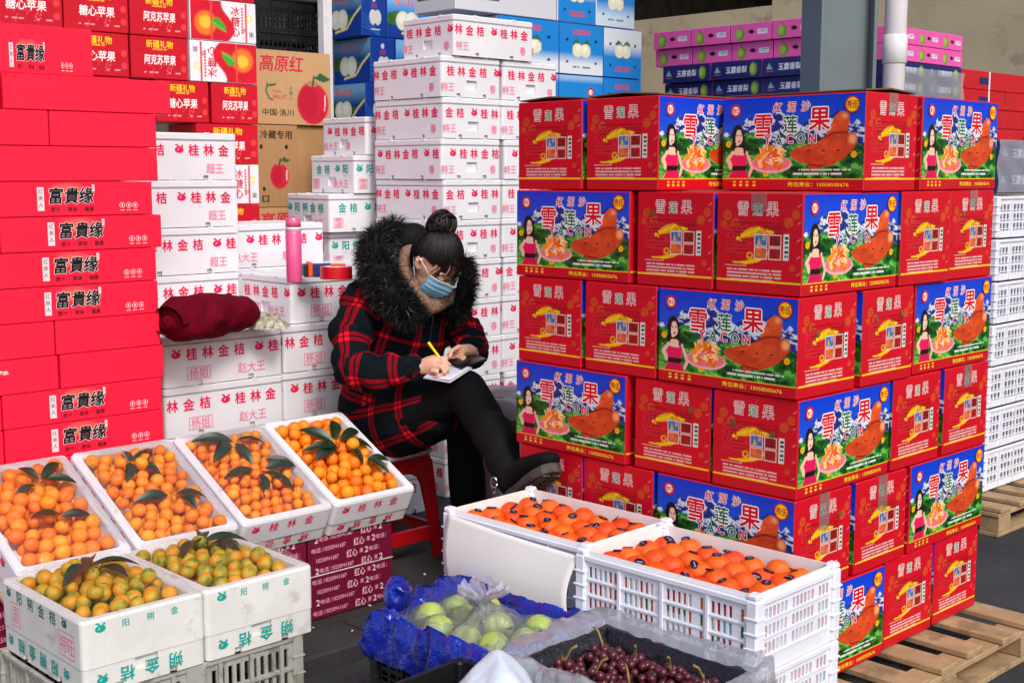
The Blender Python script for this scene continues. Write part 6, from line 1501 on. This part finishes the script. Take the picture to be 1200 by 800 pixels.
# pink flask
fp = atz(345, 331, zt6); fk = thing("vacuum_flask", "pink vacuum flask with white band standing on a foam box", "flask", fp)
hgt = float(aty(345, 255, fp[1])[2])-zt6; rr_ = .0285
part("flask_body", MB().lathe([(rr_*.9, 0), (rr_, .006), (rr_, hgt*.80), (rr_*.97, hgt*.805)], 28).mesh("flask_body", "thermos", True), None, fk); part("band", MB().lathe([(rr_*.96, hgt*.806), (rr_*.96, hgt*.858)], 28).mesh("band", "thermos_band", True), None, fk); part("cup_lid", MB().lathe([(rr_*.98, hgt*.859), (rr_*.95, hgt*.93), (rr_*.86, hgt*.99), (rr_*.8, hgt)], 28).mesh("cup_lid", "thermos", True), None, fk)
tp = atz(394, 327, zt6); tk = thing("tape_roll", "roll of red packing tape on a foam box beside the flask", "tape roll", tp)
def annulus(r0, r1, z0, z1, name, m_): 
    m = MB(); n = 32; m.v = [(r*math.cos(2*math.pi*k/n), r*math.sin(2*math.pi*k/n), z) for r, z in ((r1, z0), (r1, z1), (r0, z1), (r0, z0)) for k in range(n)]
    for j in range(4):
        for k in range(n): a_, b_ = j*n, ((j+1) % 4)*n; m.f.append((a_+k, a_+(k+1) % n, b_+(k+1) % n, b_+k)); m.m.append(0)
    return m.mesh(name, m_, True if False else False)
part("tape", annulus(.042, .060, .002, .047, "tape", "tape_red"), None, tk); part("core", annulus(.038, .0418, .001, .048, "core", "white_carton"), None, tk); part("tape_end", MB().box(-.02, .035, -.012, .010, .048, .058, .002).mesh("tape_end", "tape_orange"), None, tk)
dp = atz(372, 325, zt6); dk = thing("tape_dispenser", "blue and orange tape dispenser behind the tape roll", "tape dispenser", dp, .3)
part("frame", MB().box(-.05, .06, .0, .055, .001, .05, .004).mesh("frame", "tape_blue"), None, dk); part("handle", MB().box(-.035, -.018, -.012, .06, .002, .058, .004).mesh("handle", "tape_orange"), None, dk); part("blade_guard", MB().box(-.052, -.036, -.002, .05, .004, .046, .002).mesh("blade_guard", "black_plastic"), None, dk)
# rolled wine-red cloth with a patterned cloth under its end
cp0, cp1 = atz(196, 378, zt5+.074), atz(294, 363, zt5+.074)
rl = thing("rolled_cloth", "rolled wine red blanket lying on the foam boxes", "blanket", (cp0+cp1)/2*[1, 1, 0]+[0, 0, zt5]); ax = Vector([float(q) for q in (cp1-cp0)]); ln = ax.length; ax.normalize()
m = MB(); n = 46; nn_ = 40; e2 = Vector((0, 0, 1)); e1 = ax.cross(e2).normalized(); c0 = Vector([float(q) for q in cp0])
for i in range(n+1):
    t = i/n; endr = min(1, (1-abs(2*t-1)**7)*.9+.14)
    for k in range(nn_):
        a = 2*math.pi*k/nn_; nz_ = fbm(np.array([t*7+math.cos(a)*1.5]), np.array([math.sin(a)*2.2+3]), 12)[0]-.5; R_ = (.080+.010*math.sin(3.2*t+1)+nz_*.034)*endr; z_ = math.sin(a)*R_*.92
        m.v.append(tuple(c0+ax*(ln*t)+e1*(math.cos(a)*R_*1.12)+e2*max(z_, -.072)))
for i in range(n):
    for k in range(nn_): m.f.append((i*nn_+k, i*nn_+(k+1) % nn_, (i+1)*nn_+(k+1) % nn_, (i+1)*nn_+k)); m.m.append(0)
m.f.append(tuple(range(nn_))[::-1]); m.m.append(0); m.f.append(tuple(n*nn_+k for k in range(nn_))); m.m.append(0)
part("blanket", m.mesh("blanket", "cloth_wine", True), None, rl, -rl.location)
sp_ = MB()
for k in range(70): q = k/69; a = q*15; R_ = .068*(1-q*.85); p = c0+ax*(-.004+.012*q)+e1*(math.cos(a)*R_*1.1)+e2*(math.sin(a)*R_*.9); sp_.v.append(tuple(p-ax*.004)); sp_.v.append(tuple(p+ax*.03))
for k in range(69): sp_.f.append((2*k, 2*k+2, 2*k+3, 2*k+1)); sp_.m.append(0)
part("rolled_edge", sp_.mesh("rolled_edge", "cloth_wine", True), None, rl, -rl.location)
pc0 = atz(310, 388, zt5); m = MB(); m.sheet(26, 20, lambda a, b: (pc0[0]+(a-.5)*.16, pc0[1]+(b-.5)*.12+.03, zt5+.004+max(0, .05*(1-(2*a-1)**2)*(1-(2*b-1)**2))*(.7+.9*fbm(np.array([a*5.]), np.array([b*5.]), 6)[0])+.012*abs(math.sin(a*13+b*7))))
o = part("patterned_cloth", m.mesh("patterned_cloth", "cloth_pattern", True)); tag(o, "crumpled checked cloth tucked under the end of the red blanket", "cloth")
# ---------------------------------------------------------------- black crates, bags, grapes in front
for k in range(2):
    crate("black", -.685, .50, .002+k*.192, R90+.04, f"black plastic crate under the blue bag, {'lower' if k == 0 else 'upper'} of two", "black crates in front", False)
    crate("black", -.685, -.02, .002+k*.2, R90+.03, f"black plastic crate under the grapes, {'lower' if k == 0 else 'upper'} of two", "black crates in front", False)
crate("black", -1.05, .10, .002, R90+.06, "black plastic crate at the bottom edge under the white bag, lower", "black crates in front", False); crate("black", -1.05, .10, .194, R90+.06, "black plastic crate at the bottom edge under the white bag, upper", "black crates in front", False)
def liner_bag(L, D, z, over, drop, sink, seed, flare=.03, nL=96, amp=.022):
    """bag pushed into a crate: goes down inside, folds over the rim and hangs outside"""
    m = MB(); rows_ = [(-.03, z-sink), (-.022, z-sink*.5), (-.012, z-.02), (-.002, z+.012), (.010, z+over), (flare*.8, z+over*.8), (flare, z-drop*.3), (flare*1.05, z-drop*.7), (flare*.9, z-drop)]
    for j, (off, zz) in enumerate(rows_):
        P = []
        for k in range(nL):
            t = k/nL; per = 2*(L+D); s_ = t*per
            if s_ < L: x, y, nx_, ny_ = -L/2+s_, -D/2, 0, -1
            elif s_ < L+D: x, y, nx_, ny_ = L/2, -D/2+s_-L, 1, 0
            elif s_ < 2*L+D: x, y, nx_, ny_ = L/2-(s_-L-D), D/2, 0, 1
            else: x, y, nx_, ny_ = -L/2, D/2-(s_-2*L-D), -1, 0
            w = fbm(np.array([math.cos(6.283*t)*6+seed]), np.array([math.sin(6.283*t)*6+j*.55]), seed)[0]-.5; w2 = fbm(np.array([math.cos(6.283*t)*14+seed]), np.array([math.sin(6.283*t)*14+j*.9]), seed+3)[0]-.5
            k_ = amp*(2*w+.9*w2)*(.35 if off < 0 else 1); o_ = max(off+k_*.6, .008) if off > .005 else off
            x2 = max(-L/2+.02, min(L/2-.02, x)) if off < 0 else x; y2 = y
            P.append((x2+nx_*o_, y2+ny_*o_, zz+(k_*.55 if off > -.015 else 0)))
        m.v += P
    for j in range(len(rows_)-1):
        for k in range(nL): m.f.append((j*nL+k, j*nL+(k+1) % nL, (j+1)*nL+(k+1) % nL, (j+1)*nL+k)); m.m.append(0)
    return m
MBx = lambda u, v, r_: Matrix.Translation(Vector([float(q) for q in W(u, v, 0)])) @ Matrix.Rotation(ROT+r_, 4, 'Z')
M1 = MBx(-.685, .50, R90+.04); M2 = MBx(-.685, -.02, R90+.03)
bb = thing("blue_bag", "shiny blue plastic bag lining a black crate of wrapped pears", "bag"); bb.matrix_world = M1
part("bag", liner_bag(.48, .34, .386, .028, .10, .07, 5, .034, 150, .05).mesh("bag", "blue_bag", True), None, bb); fl_ = MB(); fl_.sheet(10, 8, lambda a, b: ((a-.5)*.43, (b-.5)*.30, .315)); part("bag_floor", fl_.mesh("bag_floor", "blue_bag", True), None, bb)
kn = MB(); kn.tube([(-.10, .17, .38), (-.17, .20, .42), (-.20, .21, .455), (-.24, .215, .47)], [.02, .03, .038, .012], 14, round_cap=True)
def crumple(mb, amp, k, seed):
    P = np.array(mb.v); n = fbm(P[:, 0]*k+P[:, 2]*k*.7, P[:, 1]*k+P[:, 2]*k*.6, seed, 3)-.5; n2 = fbm(P[:, 1]*k*1.7, P[:, 2]*k*1.6+P[:, 0]*k, seed+5, 3)-.5; P[:, 0] += n*amp; P[:, 1] += n2*amp; P[:, 2] += (n+n2)*amp*.6; mb.v = [tuple(p) for p in P]; return mb
kb = MB(); ellipsoid(kb, Vector((-.235, -.09, .43)), (Vector((.045, 0, 0)), Vector((0, .04, 0)), Vector((0, 0, .045))), 24, 16); part("bag_knot", crumple(kb, .04, 30, 4).mesh("bag_knot", "blue_bag", True), None, bb)
PRM = orange_mesh(.5, "pear_green", .98)
prs = [(.13, -.08), (.13, .02), (.12, .10), (.02, -.07), (.02, .05), (-.09, -.08), (-.09, .03), (-.09, .11), (-.17, -.03), (-.17, .07)]
for pi_, (x, y) in enumerate(prs): o = part("green_pear", PRM); o.matrix_world = M1 @ Matrix.Translation((x+random.uniform(-.01, .01), y, .357+random.uniform(-.004, .012))) @ rand_rot() @ Matrix.Scale(.085, 4); tag(o, f"pale green pear under film in the blue bag, {NW[pi_]} counting from the grapes", "pear", "wrapped green pears")
wf = MB()
def wrapf(a, b):
    x, y = (a-.5)*.44, (b-.5)*.30; near = max(0, 1-min(((x-px)**2+(y-py)**2)**.5 for px, py in prs)/.07); tw = math.exp(-((x+.0)**2+(y)**2)/.0012); r = math.hypot(x, y); th = math.atan2(y, x); n = fbm(np.array([a*11.]), np.array([b*9.]), 8)[0]-.5
    return (x+.01*n, y+.01*n, .372+.034*near+.075*tw+.020*n+.008*math.sin(th*11)*math.exp(-r/.12))
wf.sheet(70, 52, wrapf); o = part("film_wrap", wf.mesh("film_wrap", "film_pear", True)); o.matrix_world = M1; tag(o, "clear film twisted over the green pears in the blue bag", "plastic film")
tf = MB()
for k in range(9):
    a = 2*math.pi*k/9; tf.sheet(4, 5, lambda p, q, a=a, k=k: (.008*math.cos(a)*(1-q)+(.02+.05*q)*q*math.cos(a+p*.7)+.01*math.sin(q*9+k), .008*math.sin(a)*(1-q)+(.02+.05*q)*q*math.sin(a+p*.7), .425+.055*q+.012*math.sin(p*7+k)))
o = part("twist_end", tf.mesh("twist_end", "film_milky", True)); o.matrix_world = M1; tag(o, "bunched twist of clear film standing up over the pears", "plastic film")
# grapes
gb = thing("grape_liner", "black and clear plastic lining the crate of grapes", "bag"); gb.matrix_world = M2
part("dark_liner", liner_bag(.46, .32, .400, .012, .03, .07, 8, .012, 110, .016).mesh("dark_liner", "dark_bag", True), None, gb); part("clear_liner", liner_bag(.50, .36, .412, .034, .09, .05, 11, .030, 120, .034).mesh("clear_liner", "film_milky", True), None, gb); fl_ = MB(); fl_.sheet(4, 4, lambda a, b: ((a-.5)*.43, (b-.5)*.29, .335)); part("bag_floor", fl_.mesh("bag_floor", "dark_bag"), None, gb)
GR = MB(); GR.lathe([(math.sin(math.pi*t/8)*.5+.001, -math.cos(math.pi*t/8)*.56) for t in range(9)], 12); GRM = GR.mesh("grape", "grape", True)
bunches = [(-.15, -.075, 40), (-.145, .07, 40), (-.05, -.08, 44), (-.045, .07, 44), (.06, -.08, 44), (.06, .07, 44), (.16, -.07, 36), (.16, .07, 36)]
gp = []
for bi, (bx, by, n) in enumerate(bunches):
    t = thing("grape_bunch", ["dark red grape bunch, {} row, {}".format("near" if y_ < 0 else "far", q) for q, y_ in zip(("leftmost", "leftmost", "second", "second", "third", "third", "rightmost", "rightmost"), [b_[1] for b_ in bunches])][bi].replace("row,", "row of the grape crate,"), "grapes", group="bunches of dark grapes"); t.matrix_world = M2 @ Matrix.Translation((bx, by, .345))
    got = 0
    for tries in range(900):
        x, y = random.gauss(0, .034), random.gauss(0, .034)
        if abs(bx+x) > .215 or abs(by+y) > .145: continue
        z = .008+.052*math.exp(-(x*x+y*y)/.0032)*random.uniform(.55, 1.05); d = random.uniform(.0195, .024); P = (bx+x, by+y, z)
        if all((P[0]-a)**2+(P[1]-b_)**2+(P[2]-c_)**2 > (.0185)**2 for a, b_, c_ in gp):
            gp.append(P); part("grape", GRM, None, t, (x, y, z), (random.uniform(-.8, .8), random.uniform(-.8, .8), 0), (d, d, d)); got += 1
        if got >= n: break
    st = MB(); a = random.uniform(0, 6.28); st.tube([(0, 0, .03), (.006*math.cos(a), .006*math.sin(a), .065), (.02*math.cos(a), .02*math.sin(a), .092), (.034*math.cos(a), .034*math.sin(a), .10)], [.0025, .0025, .003, .0036], 7); st.tube([(.004*math.cos(a), .004*math.sin(a), .06), (-.014, .01, .07)], [.002, .0012], 6); part("stalk", st.mesh("stalk", "stem", True), None, t)
wb_ = MB(); wb_.lathe([(.02, -.10), (.10, -.095), (.118, -.06), (.112, -.02), (.098, .015), (.075, .04), (.045, .055), (.02, .062), (.003, .064)], 64)
_P = np.array(wb_.v); _q = _P*7.5
_d = np.stack([np.abs(fbm(_q[:, 0]*1.0+_q[:, 2]+s_, _q[:, 1]*1.0-_q[:, 2]*.7, 5+s_, 2)-.5)*2 for s_ in (0, 4, 9)], 1)
_k = 1-.55*_d[:, :1]; _P[:, :2] *= _k; _P[:, 2] += (_d[:, 1]-.35)*.07*(_P[:, 2] > -.06); _P[:, 0] += (_d[:, 2]-.3)*.04; wb_.v = [tuple(p) for p in _P]; wme = wb_.mesh("white_bag"); wme.shade_smooth()
o = part("white_bag", wme, "white_bag"); o.location = [float(x) for x in W(-.965, .15, .395)]; o.modifiers.new("soft", 'SUBSURF').render_levels = 1; tag(o, "knotted white plastic bag at the bottom edge before the grapes", "bag")
# litter on the road and pavement
for k in range(26):
    u_, v_ = random.uniform(-.85, .2), random.uniform(.9, 1.75); z_ = PAVE+.001 if v_ > KERB_V else .0015
    if KERB_V-.03 < v_ < KERB_V+.01: continue
    m = MB(); s_ = random.uniform(.003, .008); m.box(-s_, s_, -s_*.5, s_*.5, 0, .002); o = part("paper_scrap", m.mesh("paper_scrap", "paper")); o.location = [float(x) for x in W(u_, v_, z_+.003)]; o.rotation_euler = (0, 0, random.uniform(0, 3)); tag(o, "tiny pale scrap lying on the ground by the kerb", "litter", "scraps on the ground")
